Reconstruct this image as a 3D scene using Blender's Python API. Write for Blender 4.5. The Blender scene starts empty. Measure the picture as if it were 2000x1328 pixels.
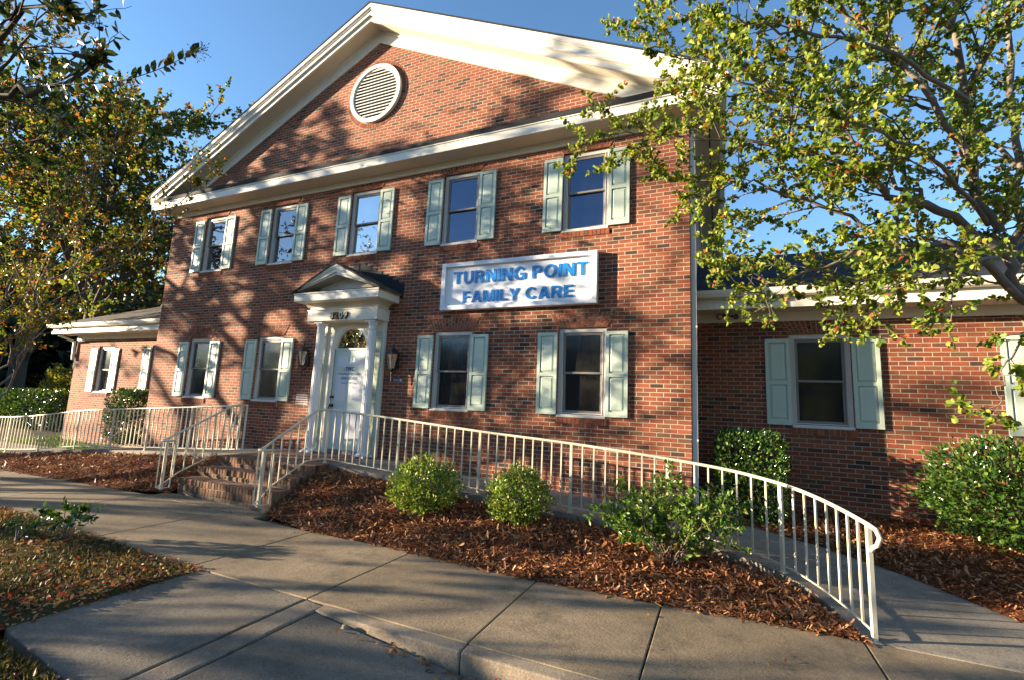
import bpy, math, random
import numpy as np
from mathutils import Vector, Matrix
random.seed(7)
RNG = np.random.default_rng(11)
SC = bpy.context.scene
COL = SC.collection

# ------------------------------------------------------------------ camera
YAW, PIT, ROL = -0.416, 0.140, 0.044
FPX = 921.2
CAM = np.array([0.0, -7.615, 0.987])
def _axes():
    f = np.array([math.sin(YAW)*math.cos(PIT), math.cos(YAW)*math.cos(PIT), math.sin(PIT)])
    r = np.array([math.cos(YAW), -math.sin(YAW), 0.0]); u = np.cross(r, f)
    c, s = math.cos(ROL), math.sin(ROL)
    return c*r+s*u, -s*r+c*u, f
CR, CU, CF = _axes()
cd = bpy.data.cameras.new("camera"); cam = bpy.data.objects.new("camera", cd); COL.objects.link(cam)
cam.matrix_world = Matrix(((CR[0], CU[0], -CF[0], CAM[0]), (CR[1], CU[1], -CF[1], CAM[1]), (CR[2], CU[2], -CF[2], CAM[2]), (0, 0, 0, 1)))
cd.sensor_width = 36; cd.lens = FPX/2000*36; cd.clip_start = 0.05; cd.clip_end = 3000
SC.camera = cam
def U(px, py, D):
    """point D metres ahead of the lens in the direction of a photo pixel"""
    return CAM + D*(CF + CR*(px-1000)/FPX + CU*(664-py)/FPX)

# ------------------------------------------------------------------ light
SUN_EL = math.radians(9.5)
SUN_DIR = np.array([-2.35, -1.0, 0]); SUN_DIR = SUN_DIR/np.linalg.norm(SUN_DIR)   # towards the sun, on the ground
w = bpy.data.worlds.new("World"); SC.world = w; w.use_nodes = True
nt = w.node_tree
bg = nt.nodes["Background"]; sky = nt.nodes.new("ShaderNodeTexSky"); sky.sky_type = 'NISHITA'
sky.sun_disc = False; sky.sun_elevation = SUN_EL
sky.sun_rotation = math.atan2(SUN_DIR[0], SUN_DIR[1])
sky.air_density = 1.0; sky.dust_density = 0.15; sky.ozone_density = 3.0
hs = nt.nodes.new('ShaderNodeHueSaturation'); hs.inputs['Saturation'].default_value = 1.03; nt.links.new(sky.outputs[0], hs.inputs['Color'])
nt.links.new(hs.outputs[0], bg.inputs[0]); bg.inputs[1].default_value = 0.088
sd = bpy.data.lights.new("sun", 'SUN'); sun = bpy.data.objects.new("sun", sd); COL.objects.link(sun)
sd.energy = 5.0; sd.angle = math.radians(0.5); sd.color = (1.0, 0.82, 0.57)
v = Vector((SUN_DIR[0]*math.cos(SUN_EL), SUN_DIR[1]*math.cos(SUN_EL), math.sin(SUN_EL)))
sun.rotation_euler = v.to_track_quat('Z', 'Y').to_euler()
SC.view_settings.view_transform = 'Standard'; SC.view_settings.look = 'None'
SC.view_settings.exposure = 2.15; SC.view_settings.gamma = 1.0
SC.cycles.max_bounces = 6; SC.cycles.transparent_max_bounces = 12

# ------------------------------------------------------------------ materials
class NT:
    def __init__(s, name):
        s.m = bpy.data.materials.new(name); s.m.use_nodes = True; s.t = s.m.node_tree; s.t.nodes.clear()
        s.out = s.n('ShaderNodeOutputMaterial')
    def n(s, ty, **k):
        o = s.t.nodes.new(ty)
        for a, b in k.items(): setattr(o, a, b)
        return o
    def l(s, a, b): s.t.links.new(a, b)
    def math(s, op, a, b=None, c=None):
        o = s.n('ShaderNodeMath', operation=op)
        for i, x in enumerate((a, b, c)):
            if x is None: continue
            if isinstance(x, (int, float)): o.inputs[i].default_value = x
            else: s.l(x, o.inputs[i])
        return o.outputs[0]
    def mix(s, fac, a, b, mode='MIX'):
        o = s.n('ShaderNodeMix', data_type='RGBA', blend_type=mode)
        for sock, x in ((o.inputs[0], fac), (o.inputs[6], a), (o.inputs[7], b)):
            if isinstance(x, (int, float)): sock.default_value = x
            elif isinstance(x, (tuple, list)): sock.default_value = (*x, 1)
            else: s.l(x, sock)
        return o.outputs[2]
    def noise(s, scale, vec=None, detail=4, rough=.6):
        o = s.n('ShaderNodeTexNoise'); o.inputs['Scale'].default_value = scale; o.inputs['Detail'].default_value = detail
        o.inputs['Roughness'].default_value = rough
        if vec is not None: s.l(vec, o.inputs['Vector'])
        return o.outputs[0]
    def ramp(s, fac, stops, interp='LINEAR'):
        o = s.n('ShaderNodeValToRGB'); cr = o.color_ramp; cr.interpolation = interp
        while len(cr.elements) < len(stops): cr.elements.new(0.5)
        for e, (p, c) in zip(cr.elements, stops): e.position = p; e.color = (*c, 1)
        s.l(fac, o.inputs[0]); return o.outputs[0]
    def pos(s): return s.n('ShaderNodeNewGeometry').outputs['Position']
    def bump(s, h, strength=.5, dist=.01):
        o = s.n('ShaderNodeBump'); o.inputs['Strength'].default_value = strength; o.inputs['Distance'].default_value = dist
        s.l(h, o.inputs['Height']); return o.outputs[0]
    def bsdf(s, col, rough=.6, spec=.5, normal=None, metal=0, **k):
        o = s.n('ShaderNodeBsdfPrincipled')
        if isinstance(col, (tuple, list)): o.inputs['Base Color'].default_value = (*col, 1)
        else: s.l(col, o.inputs['Base Color'])
        if isinstance(rough, (int, float)): o.inputs['Roughness'].default_value = rough
        else: s.l(rough, o.inputs['Roughness'])
        o.inputs['Specular IOR Level'].default_value = spec; o.inputs['Metallic'].default_value = metal
        if normal is not None: s.l(normal, o.inputs['Normal'])
        return o.outputs[0]
    def done(s, sh): s.l(sh, s.out.inputs[0]); return s.m

def paint(name, col, rough=.5, var=.12, scale=3.0, bump=.15, dirt=None, spec=.4):
    t = NT(name); p = t.pos()
    n = t.noise(scale, p, 5); n2 = t.noise(scale*14, p, 3)
    f = t.math('MULTIPLY_ADD', n, 2*var, 1-var)
    f2 = t.math('MULTIPLY_ADD', n2, var, 1-var/2)
    f = t.math('MULTIPLY', f, f2)
    comb = t.n('ShaderNodeCombineColor')
    for i in range(3): t.l(f, comb.inputs[i])
    c = t.mix(1.0, col, comb.outputs[0], 'MULTIPLY')
    if dirt:
        d = t.ramp(t.noise(scale*2.3, p, 6, .7), [(.55, (0, 0, 0)), (.75, (1, 1, 1))])
        c = t.mix(t.math('MULTIPLY', d, .35), c, dirt)
    return t.done(t.bsdf(c, rough, spec, t.bump(n2, bump, .004)))

BRICKC = [(0, (0.060, 0.030, 0.025)), (.035, (0.092, 0.039, 0.027)), (.085, (0.136, 0.047, 0.027)), (.15, (0.200, 0.054, 0.027)),
          (.33, (0.248, 0.067, 0.031)), (.5, (0.220, 0.057, 0.027)), (.66, (0.276, 0.080, 0.038)), (.8, (0.232, 0.066, 0.033)), (.9, (0.192, 0.071, 0.036)), (.96, (0.128, 0.068, 0.034))]
def brick_mat(name, w=.2032, h=.0677, mort=.0112, offset=.5, dark=1.0, horiz=False, zoff=0.0, stops=BRICKC, morc=(.43, .345, .26)):
    t = NT(name); p = t.pos(); s = t.n('ShaderNodeSeparateXYZ'); t.l(p, s.inputs[0])
    # a slight wander so that courses are not ruler straight
    wv = t.math('MULTIPLY', t.math('SUBTRACT', t.noise(1.7, p, 2), .5), .006)
    u = s.outputs[0] if horiz else t.math('ADD', s.outputs[0], s.outputs[1])
    vv = s.outputs[1] if horiz else s.outputs[2]
    u = t.math('ADD', u, 40.0); vv = t.math('ADD', t.math('ADD', vv, 10.0+zoff), wv)
    v = t.math('DIVIDE', vv, h); row = t.math('FLOOR', v); fv = t.math('SUBTRACT', v, row)
    par = t.math('MODULO', row, 2.0)
    uu = t.math('ADD', t.math('DIVIDE', u, w), t.math('MULTIPLY', par, offset))
    col = t.math('FLOOR', uu); fu = t.math('SUBTRACT', uu, col)
    cv = t.n('ShaderNodeCombineXYZ'); t.l(col, cv.inputs[0]); t.l(row, cv.inputs[1])
    wn = t.n('ShaderNodeTexWhiteNoise', noise_dimensions='3D'); t.l(cv.outputs[0], wn.inputs[0])
    # distance to the brick edge in metres
    eu = t.math('MULTIPLY', t.math('MINIMUM', fu, t.math('SUBTRACT', 1.0, fu)), w)
    ev = t.math('MULTIPLY', t.math('MINIMUM', fv, t.math('SUBTRACT', 1.0, fv)), h)
    e = t.math('MINIMUM', eu, ev)
    e = t.math('ADD', e, t.math('MULTIPLY', t.math('SUBTRACT', t.noise(45, p, 3), .5), .005))
    mask = t.n('ShaderNodeMapRange'); mask.inputs[1].default_value = mort*.5-.0014; mask.inputs[2].default_value = mort*.5+.0014
    t.l(e, mask.inputs[0]); mk = mask.outputs[0]
    bc = t.ramp(wn.outputs[0], stops, 'CONSTANT')
    n1 = t.noise(30, p, 5, .7); n2 = t.noise(.55, p, 3)
    f = t.math('MULTIPLY', t.math('MULTIPLY_ADD', n1, .9, .55), t.math('MULTIPLY_ADD', n2, .5, .75))
    comb = t.n('ShaderNodeCombineColor'); [t.l(f, comb.inputs[i]) for i in range(3)]
    bc = t.mix(1.0, bc, comb.outputs[0], 'MULTIPLY')
    # flashed bricks: a dark streak along part of the brick
    fl = t.ramp(t.noise(6, p, 2), [(.56, (0, 0, 0)), (.64, (1, 1, 1))])
    bc = t.mix(t.math('MULTIPLY', fl, .35), bc, (.07, .045, .04))
    nm = t.noise(60, p, 3); mc = t.mix(nm, tuple(.75*x for x in morc), tuple(1.15*x for x in morc))
    st = t.ramp(t.noise(1.1, p, 4), [(.35, (.72, .72, .72)), (.65, (1.05, 1.05, 1.05))])
    mc = t.mix(1.0, mc, st, 'MULTIPLY')
    c = t.mix(mk, mc, bc)
    hh = t.math('ADD', t.math('MULTIPLY', mk, 1.0), t.math('MULTIPLY', n1, .35))
    return t.done(t.bsdf(c, .85, .25, t.bump(hh, .9, .006)))

def brick_piece_mat():
    t = NT('cut_brick'); g = t.n('ShaderNodeNewGeometry'); p = g.outputs['Position']
    bc = t.ramp(g.outputs['Random Per Island'], BRICKC, 'CONSTANT')
    n1 = t.noise(30, p, 5, .7); f = t.math('MULTIPLY_ADD', n1, .9, .55)
    comb = t.n('ShaderNodeCombineColor'); [t.l(f, comb.inputs[i]) for i in range(3)]
    return t.done(t.bsdf(t.mix(1.0, bc, comb.outputs[0], 'MULTIPLY'), .85, .25, t.bump(n1, .5, .004)))

def leaf_mat(name, stops, trans=.45, rough=.45, interp='LINEAR', spec=.4):
    t = NT(name); g = t.n('ShaderNodeNewGeometry')
    c = t.ramp(g.outputs['Random Per Island'], stops, interp)
    n = t.noise(25, g.outputs['Position'], 2)
    c = t.mix(t.math('MULTIPLY', n, .35), c, t.mix(1.0, c, (.6, .5, .35), 'MULTIPLY'))
    b = t.bsdf(c, rough, spec)
    tr = t.n('ShaderNodeBsdfTranslucent'); t.l(t.mix(1.0, c, (1.25, 1.2, .6), 'MULTIPLY'), tr.inputs[0])
    mx = t.n('ShaderNodeMixShader'); mx.inputs[0].default_value = trans; t.l(b, mx.inputs[1]); t.l(tr.outputs[0], mx.inputs[2])
    return t.done(mx.outputs[0])

def glass_mat(name, refl=.35, tint=(.9, .95, 1.0), rough=.02, diff=(.02, .022, .025), opaque=.25, wav=.25):
    t = NT(name); p = t.pos()
    nb = t.bump(t.noise(1.6, p, 2), wav, .012)
    gl = t.n('ShaderNodeBsdfGlossy'); gl.inputs['Roughness'].default_value = rough; gl.inputs[0].default_value = (*tint, 1); t.l(nb, gl.inputs['Normal'])
    tr = t.n('ShaderNodeBsdfTransparent'); tr.inputs[0].default_value = (.75, .78, .76, 1)
    df = t.n('ShaderNodeBsdfDiffuse'); df.inputs[0].default_value = (*diff, 1)
    m0 = t.n('ShaderNodeMixShader'); m0.inputs[0].default_value = opaque; t.l(tr.outputs[0], m0.inputs[1]); t.l(df.outputs[0], m0.inputs[2])
    lw = t.n('ShaderNodeLayerWeight'); lw.inputs[0].default_value = .25
    fac = t.math('MINIMUM', t.math('ADD', t.math('MULTIPLY', lw.outputs[0], .6), refl), .95)
    m1 = t.n('ShaderNodeMixShader'); t.l(fac, m1.inputs[0]); t.l(m0.outputs[0], m1.inputs[1]); t.l(gl.outputs[0], m1.inputs[2])
    return t.done(m1.outputs[0])

def concrete_mat(name, col, spot=.5, scale=1.0, bump=.5):
    t = NT(name); p = t.pos()
    big = t.noise(.7*scale, p, 5, .65); mid = t.noise(7*scale, p, 6, .7); fine = t.noise(75, p, 3, .8); fine2 = t.noise(38, p, 4, .7)
    f = t.math('MULTIPLY', t.math('MULTIPLY_ADD', big, 1.3, .35), t.math('MULTIPLY_ADD', mid, .6, .7))
    f = t.math('MULTIPLY', f, t.math('MULTIPLY_ADD', fine, 1.9, .05))
    comb = t.n('ShaderNodeCombineColor'); [t.l(f, comb.inputs[i]) for i in range(3)]
    c = t.mix(1.0, col, comb.outputs[0], 'MULTIPLY')
    st = t.ramp(t.noise(1.9*scale, p, 6, .75), [(.52, (0, 0, 0)), (.68, (1, 1, 1))])
    c = t.mix(t.math('MULTIPLY', st, spot), c, (.075, .062, .045))
    agg = t.ramp(t.noise(170, p, 1), [(.66, (0, 0, 0)), (.74, (1, 1, 1))])
    c = t.mix(t.math('MULTIPLY', agg, .35), c, (.5, .47, .42))
    # fine cracks
    vo = t.n('ShaderNodeTexVoronoi', feature='DISTANCE_TO_EDGE'); vo.inputs['Scale'].default_value = .55
    mp = t.n('ShaderNodeVectorMath', operation='ADD'); t.l(p, mp.inputs[0])
    nn = t.n('ShaderNodeTexNoise'); nn.inputs['Scale'].default_value = 3; t.l(p, nn.inputs['Vector']); 
    sc = t.n('ShaderNodeVectorMath', operation='SCALE'); sc.inputs['Scale'].default_value = .25; t.l(nn.outputs['Color'], sc.inputs[0]); t.l(sc.outputs[0], mp.inputs[1])
    t.l(mp.outputs[0], vo.inputs['Vector'])
    ck = t.ramp(vo.outputs[0], [(.0, (1, 1, 1)), (.004, (0, 0, 0))])
    c = t.mix(t.math('MULTIPLY', ck, .2), c, (.04, .035, .03))
    h = t.math('ADD', fine2, t.math('MULTIPLY', fine, .7))
    return t.done(t.bsdf(c, .9, .25, t.bump(h, bump, .006)))

def shingle_mat(name, col):
    t = NT(name); p = t.pos(); s = t.n('ShaderNodeSeparateXYZ'); t.l(p, s.inputs[0])
    u = t.math('ADD', s.outputs[0], s.outputs[1]); vv = t.math('MULTIPLY', s.outputs[2], 15.0)
    row = t.math('FLOOR', vv); fv = t.math('SUBTRACT', vv, row)
    uu = t.math('ADD', t.math('MULTIPLY', u, 5.2), t.math('MULTIPLY', row, .37)); cl = t.math('FLOOR', uu)
    cv = t.n('ShaderNodeCombineXYZ'); t.l(cl, cv.inputs[0]); t.l(row, cv.inputs[1])
    wn = t.n('ShaderNodeTexWhiteNoise', noise_dimensions='3D'); t.l(cv.outputs[0], wn.inputs[0])
    f = t.math('MULTIPLY_ADD', wn.outputs[0], .7, .6)
    f = t.math('MULTIPLY', f, t.math('MULTIPLY_ADD', t.noise(150, p, 2), 1.0, .5))
    f = t.math('MULTIPLY', f, t.math('MULTIPLY_ADD', t.noise(.8, p, 3), .8, .6))
    comb = t.n('ShaderNodeCombineColor'); [t.l(f, comb.inputs[i]) for i in range(3)]
    return t.done(t.bsdf(t.mix(1.0, col, comb.outputs[0], 'MULTIPLY'), .9, .2, t.bump(t.math('SUBTRACT', 1.0, fv), .8, .02)))

def ground_mat(name, cols, scale=2.0, bump=.8):
    t = NT(name); p = t.pos()
    n = t.noise(scale, p, 6, .7); n2 = t.noise(scale*15, p, 5, .75)
    c = t.ramp(t.math('ADD', t.math('MULTIPLY', n, .5), t.math('MULTIPLY', n2, .5)), cols)
    return t.done(t.bsdf(c, .95, .15, t.bump(n2, bump, .03)))

M = {}
M['brick'] = brick_mat('red_brick')
M['step_brick'] = brick_mat('rowlock_brick', w=.0677, h=.0775, offset=.15, zoff=.025, morc=(.26, .23, .18),
    stops=[(0, (.15, .12, .09)), (.3, (.24, .17, .12)), (.5, (.2, .15, .1)), (.65, (.28, .19, .14)), (.8, (.19, .11, .08)), (.92, (.1, .08, .06))])
M['tread_brick'] = brick_mat('tread_brick', w=.0677, h=.2032, horiz=True, offset=.5, morc=(.20, .16, .12),
    stops=[(0, (.09, .05, .04)), (.3, (.17, .075, .05)), (.55, (.14, .065, .045)), (.8, (.2, .10, .065))])
M['cut_brick'] = brick_piece_mat()
M['step_mortar'] = paint('step_mortar', (.17, .14, .10), .9, .3, 20)
M['tan_brick'] = leaf_mat('worn_tan_brick', [(0, (.06, .04, .03)), (.3, (.17, .10, .065)), (.6, (.21, .12, .08)), (.85, (.25, .13, .09)), (1, (.13, .09, .05))], 0.0, .9, spec=.15)
M['mortar'] = paint('mortar', (.44, .36, .27), .9, .15, 20)
M['trim'] = paint('white_trim_paint', (.72, .68, .60), .45, .07, 1.5, .1, dirt=(.42, .37, .30))
M['soffit'] = paint('soffit_paint', (.62, .56, .46), .6, .06, 1.2, .05)
M['column'] = paint('column_paint', (.70, .68, .68), .4, .05, 2.0, .05)
M['shutter'] = paint('sage_shutter_paint', (.44, .51, .43), .36, .06, 4.0, .08, spec=.5)
M['pilaster'] = paint('pale_sage_paint', (.50, .57, .49), .4, .06, 3.0, .08)
M['door'] = paint('pale_green_door_paint', (.49, .58, .54), .3, .05, 2.0, .04, spec=.5)
M['door_panel'] = paint('door_panel_paint', (.60, .62, .68), .25, .05, 2.0, .04, spec=.5)
M['frame'] = paint('window_frame_paint', (.58, .54, .50), .5, .08, 4.0, .1)
M['sash'] = paint('taupe_sash_paint', (.20, .18, .17), .5, .1, 4.0, .1)
M['rail'] = paint('cream_rail_paint', (.58, .52, .39), .38, .1, 6.0, .15, dirt=(.28, .24, .18))
M['roof'] = shingle_mat('dark_shingles', (.022, .023, .027))
M['roof_brown'] = shingle_mat('brown_shingles', (.075, .062, .047))
M['flash'] = paint('dark_flashing', (.012, .012, .014), .8, .15, 5)
M['black'] = paint('black_metal', (.016, .016, .018), .4, .15, 8)
M['lamp_glass'] = glass_mat('seeded_lamp_glass', .25, (1, 1, 1), .15, (.22, .19, .16), .5, .6)
M['glass'] = glass_mat('window_glass', .11, (.62, .72, 1.0), .01, (.012, .016, .03), .35, .25)
M['glass_bright'] = glass_mat('bright_window_glass', .5, (.95, .97, 1.0), .01, (.05, .06, .08), .4, .15)
M['glass_tree'] = glass_mat('plain_window_glass', .15, (.85, .9, 1.0), .01, (.02, .022, .025), .35, .25)
M['glass_dark'] = glass_mat('screened_window_glass', .10, (.7, .75, .8), .12, (.035, .033, .032), .55, .2)
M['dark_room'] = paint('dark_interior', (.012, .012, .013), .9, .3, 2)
M['curtain'] = paint('grey_curtain', (.16, .14, .12), .9, .2, 5)
M['sign_white'] = paint('sign_panel_white', (.80, .80, .82), .45, .05, 1.2, .03)
M['sign_frame'] = paint('sign_frame_white', (.70, .71, .76), .4, .07, 2.0, .05)
M['blue'] = paint('blue_letter_plastic', (.008, .18, .54), .3, .12, 4.0, .03, spec=.6)
M['navy'] = paint('navy_lettering', (.02, .035, .22), .4, .05, 4)
M['ink'] = paint('grey_lettering', (.13, .16, .25), .4, .05, 4)
M['numeral'] = paint('ivory_numeral', (.70, .62, .45), .4, .05, 4)
M['orange_numeral'] = paint('rusty_orange_numeral', (.55, .20, .06), .5, .2, 9)
M['plaque_white'] = paint('white_lettering', (.62, .60, .60), .5, .05, 4)
M['plaque_blue'] = paint('blue_plate', (.03, .08, .17), .4, .05, 4)
M['concrete'] = concrete_mat('sidewalk_concrete', (.235, .178, .115), .6)
M['concrete_grey'] = concrete_mat('grey_concrete', (.165, .138, .105), .55)
M['concrete_ramp'] = concrete_mat('ramp_concrete', (.235, .205, .165), .45)
M['kerb'] = concrete_mat('kerb_concrete', (.24, .19, .14), .6)
M['asphalt'] = concrete_mat('asphalt', (.07, .062, .055), .5)
M['dirt'] = ground_mat('joint_dirt', [(.3, (.02, .016, .012)), (.7, (.06, .045, .03))], 8)
M['mulch_base'] = ground_mat('mulch_base', [(.3, (.06, .022, .011)), (.5, (.16, .052, .022)), (.72, (.28, .11, .045))], 10, 1.0)
M['lawn_base'] = ground_mat('lawn_soil', [(.3, (.03, .03, .012)), (.5, (.06, .055, .02)), (.7, (.11, .075, .03))], 3)
M['mulch_chip'] = leaf_mat('mulch_chips', [(0, (.06, .022, .012)), (.3, (.18, .065, .028)), (.55, (.30, .115, .046)), (.8, (.42, .18, .075)), (.93, (.50, .25, .11)), (1, (.58, .36, .18))], .06, .6)
M['grass'] = leaf_mat('grass_blades', [(0, (.025, .035, .010)), (.4, (.055, .065, .015)), (.65, (.10, .085, .03)), (1, (.20, .14, .06))], .35, .5)  # island grass, colours lowered to carry part of its shade
M['grass_green'] = leaf_mat('green_grass_blades', [(0, (.05, .11, .015)), (.6, (.11, .20, .03)), (1, (.20, .26, .05))], .35, .5)
M['fallen'] = leaf_mat('fallen_leaves', [(0, (.20, .07, .025)), (.35, (.34, .15, .04)), (.6, (.42, .24, .08)), (.75, (.50, .33, .16)), (.88, (.45, .05, .025)), (1, (.30, .02, .015))], .2, .6)
M['bark'] = paint('grey_bark', (.15, .12, .095), .85, .45, 9, .9)
M['bark_dark'] = paint('dark_bark', (.06, .048, .038), .9, .4, 9, .9)
M['bark_pale'] = paint('smooth_tan_bark', (.30, .22, .14), .7, .3, 7, .4)
M['pear'] = leaf_mat('pear_leaves', [(0, (.05, .10, .012)), (.25, (.11, .18, .018)), (.55, (.20, .28, .03)), (.82, (.32, .38, .055)), (.94, (.40, .34, .06)), (.975, (.36, .14, .05)), (1, (.42, .05, .03))], .45, .5)
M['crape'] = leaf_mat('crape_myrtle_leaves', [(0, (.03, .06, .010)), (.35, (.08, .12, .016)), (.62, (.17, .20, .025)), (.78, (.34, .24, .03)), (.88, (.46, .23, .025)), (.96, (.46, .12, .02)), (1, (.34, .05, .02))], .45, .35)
M['crape_green'] = leaf_mat('shaded_myrtle_leaves', [(0, (.012, .03, .008)), (.5, (.03, .055, .012)), (.85, (.07, .08, .015)), (1, (.25, .10, .02))], .25, .3)  # darker copy of the crape leaves, shade put into the colour
M['maple'] = leaf_mat('maple_leaves', [(0, (.03, .065, .012)), (.35, (.07, .13, .02)), (.65, (.15, .20, .03)), (.8, (.30, .22, .03)), (.9, (.38, .16, .03)), (1, (.20, .04, .025))], .5, .4)
M['brown_leaf'] = leaf_mat('brown_oak_leaves', [(0, (.04, .03, .012)), (.5, (.09, .06, .02)), (1, (.17, .10, .03))], .3, .5)
M['far_leaf'] = leaf_mat('distant_leaves', [(0, (.012, .025, .012)), (.6, (.03, .045, .018)), (1, (.07, .06, .03))], .2, .6)
M['box'] = leaf_mat('boxwood_leaves', [(0, (.06, .12, .015)), (.5, (.17, .27, .035)), (.85, (.32, .40, .08)), (1, (.45, .42, .16))], .35, .28)
M['azalea'] = leaf_mat('azalea_leaves', [(0, (.03, .08, .012)), (.5, (.08, .17, .02)), (.85, (.18, .27, .04)), (1, (.30, .30, .08))], .35, .3)
M['holly'] = leaf_mat('holly_leaves', [(0, (.015, .045, .010)), (.55, (.04, .10, .015)), (.9, (.12, .19, .03)), (1, (.20, .24, .06))], .2, .18, spec=.8)
M['yellow_shrub'] = leaf_mat('yellow_shrub_leaves', [(0, (.08, .11, .015)), (.5, (.20, .21, .03)), (1, (.35, .28, .05))], .4, .4)
M['dark_core'] = paint('shrub_interior_twigs', (.02, .018, .012), .95, .4, 9)

# ------------------------------------------------------------------ mesh helpers
class MB:
    def __init__(s): s.v = []; s.f = []
    def add(s, vs, fs):
        n = len(s.v); s.v += [tuple(map(float, p)) for p in vs]; s.f += [tuple(n+i for i in f) for f in fs]; return s
    def box(s, x0, x1, y0, y1, z0, z1):
        return s.add([(x0,y0,z0),(x1,y0,z0),(x1,y1,z0),(x0,y1,z0),(x0,y0,z1),(x1,y0,z1),(x1,y1,z1),(x0,y1,z1)],
                     [(0,3,2,1),(4,5,6,7),(0,1,5,4),(1,2,6,5),(2,3,7,6),(3,0,4,7)])
    def hexa(s, a, b):       # two quads, four corners each, facing
        return s.add(list(a)+list(b), [(0,3,2,1),(4,5,6,7),(0,1,5,4),(1,2,6,5),(2,3,7,6),(3,0,4,7)])
    def prism(s, poly, y0, y1):   # polygon in x,z extruded in y (poly counter-clockwise seen from -y)
        n = len(poly)
        vs = [(x, y0, z) for x, z in poly]+[(x, y1, z) for x, z in poly]
        fs = [tuple(range(n)), tuple(range(2*n-1, n-1, -1))]+[(i, i+n, (i+1) % n+n, (i+1) % n) for i in range(n)]
        return s.add(vs, fs)
    def sweep(s, prof, a, b):   # profile given as offsets (list of 3-vectors) carried from a to b, closed ends
        n = len(prof); a = np.array(a, float); b = np.array(b, float); pr = [np.array(q, float) for q in prof]
        vs = [a+q for q in pr]+[b+q for q in pr]
        return s.add(vs, [tuple(range(n)), tuple(range(2*n-1, n-1, -1))]+[(i, i+n, (i+1) % n+n, (i+1) % n) for i in range(n)])
    def tube(s, pts, rad, n=6, cap=True, flat=None):
        pts = [np.array(p, float) for p in pts]
        if isinstance(rad, (int, float)): rad = [rad]*len(pts)
        vs = []; prev = None
        for i, p in enumerate(pts):
            t = pts[min(i+1, len(pts)-1)]-pts[max(i-1, 0)]; L = np.linalg.norm(t)
            t = t/L if L > 1e-9 else np.array([0, 0, 1.])
            if prev is None:
                a = np.array([0, 0, 1.]) if abs(t[2]) < .9 else np.array([1., 0, 0])
                a = a-t*(a@t)
            else: a = prev-t*(prev@t)
            a = a/(np.linalg.norm(a)+1e-12); b = np.cross(t, a); prev = a
            for k in range(n):
                an = 2*math.pi*k/n+(math.pi/4 if n == 4 else 0)
                vs.append(p+rad[i]*(math.cos(an)*a+math.sin(an)*b))
        m = len(pts)
        fs = [(i*n+k, i*n+(k+1) % n, (i+1)*n+(k+1) % n, (i+1)*n+k) for i in range(m-1) for k in range(n)]
        if cap: fs += [tuple(range(n-1, -1, -1)), tuple((m-1)*n+k for k in range(n))]
        return s.add(vs, fs)
    def lathe(s, cx, cy, prof, n=20, cap=True, flute=0, fd=0):
        vs = []
        for r, z in prof:
            for k in range(n):
                a = 2*math.pi*k/n; rr = r-(fd if (flute and k % 2) else 0)
                vs.append((cx+rr*math.cos(a), cy+rr*math.sin(a), z))
        m = len(prof)
        fs = [(i*n+k, i*n+(k+1) % n, (i+1)*n+(k+1) % n, (i+1)*n+k) for i in range(m-1) for k in range(n)]
        if cap: fs += [tuple(range(n-1, -1, -1)), tuple((m-1)*n+k for k in range(n))]
        return s.add(vs, fs)
    def arcband(s, cx, cz, r0, r1, y0, y1, a0=0, a1=math.pi, n=24):
        for k in range(n):
            t0 = a0+(a1-a0)*k/n; t1 = a0+(a1-a0)*(k+1)/n
            q = [(cx+r*math.cos(t), cz+r*math.sin(t)) for r, t in ((r0, t0), (r1, t0), (r1, t1), (r0, t1))]
            s.add([(x, y0, z) for x, z in q]+[(x, y1, z) for x, z in q],
                  [(0,1,2,3),(7,6,5,4),(1,5,6,2),(0,3,7,4)]+([(0,4,5,1)] if k == 0 else [])+([(3,2,6,7)] if k == n-1 else []))
        return s
    def build(s, name, mat, parent=None, loc=None, smooth=False, bevel=0):
        me = bpy.data.meshes.new(name); me.from_pydata(s.v, [], s.f); me.validate(); me.update()
        if smooth: me.polygons.foreach_set('use_smooth', [True]*len(me.polygons))
        me.materials.append(M[mat] if isinstance(mat, str) else mat)
        o = bpy.data.objects.new(name, me); COL.objects.link(o)
        if parent is not None:
            o.parent = parent
            if loc is None: loc = tuple(-x for x in parent.location) if parent.type == 'EMPTY' else (0, 0, 0)
        if loc is not None: o.location = loc
        if bevel:
            b = o.modifiers.new('bevel', 'BEVEL'); b.width = bevel; b.segments = 2; b.limit_method = 'ANGLE'
        return o
def tag(o, label=None, cat=None, group=None, kind=None):
    for k, x in (('label', label), ('category', cat), ('group', group), ('kind', kind)):
        if x: o[k] = x
    return o
def empty(name, loc, label, cat, group=None):
    o = bpy.data.objects.new(name, None); COL.objects.link(o); o.location = loc; o.empty_display_size = .2
    return tag(o, label, cat, group)
def kids(o): return [c for c in COL.objects if c.parent == o]
def copy_tree(o, parent=None):
    c = o.copy(); COL.objects.link(c); c.parent = parent
    for ch in kids(o): copy_tree(ch, c)
    return c
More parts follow.
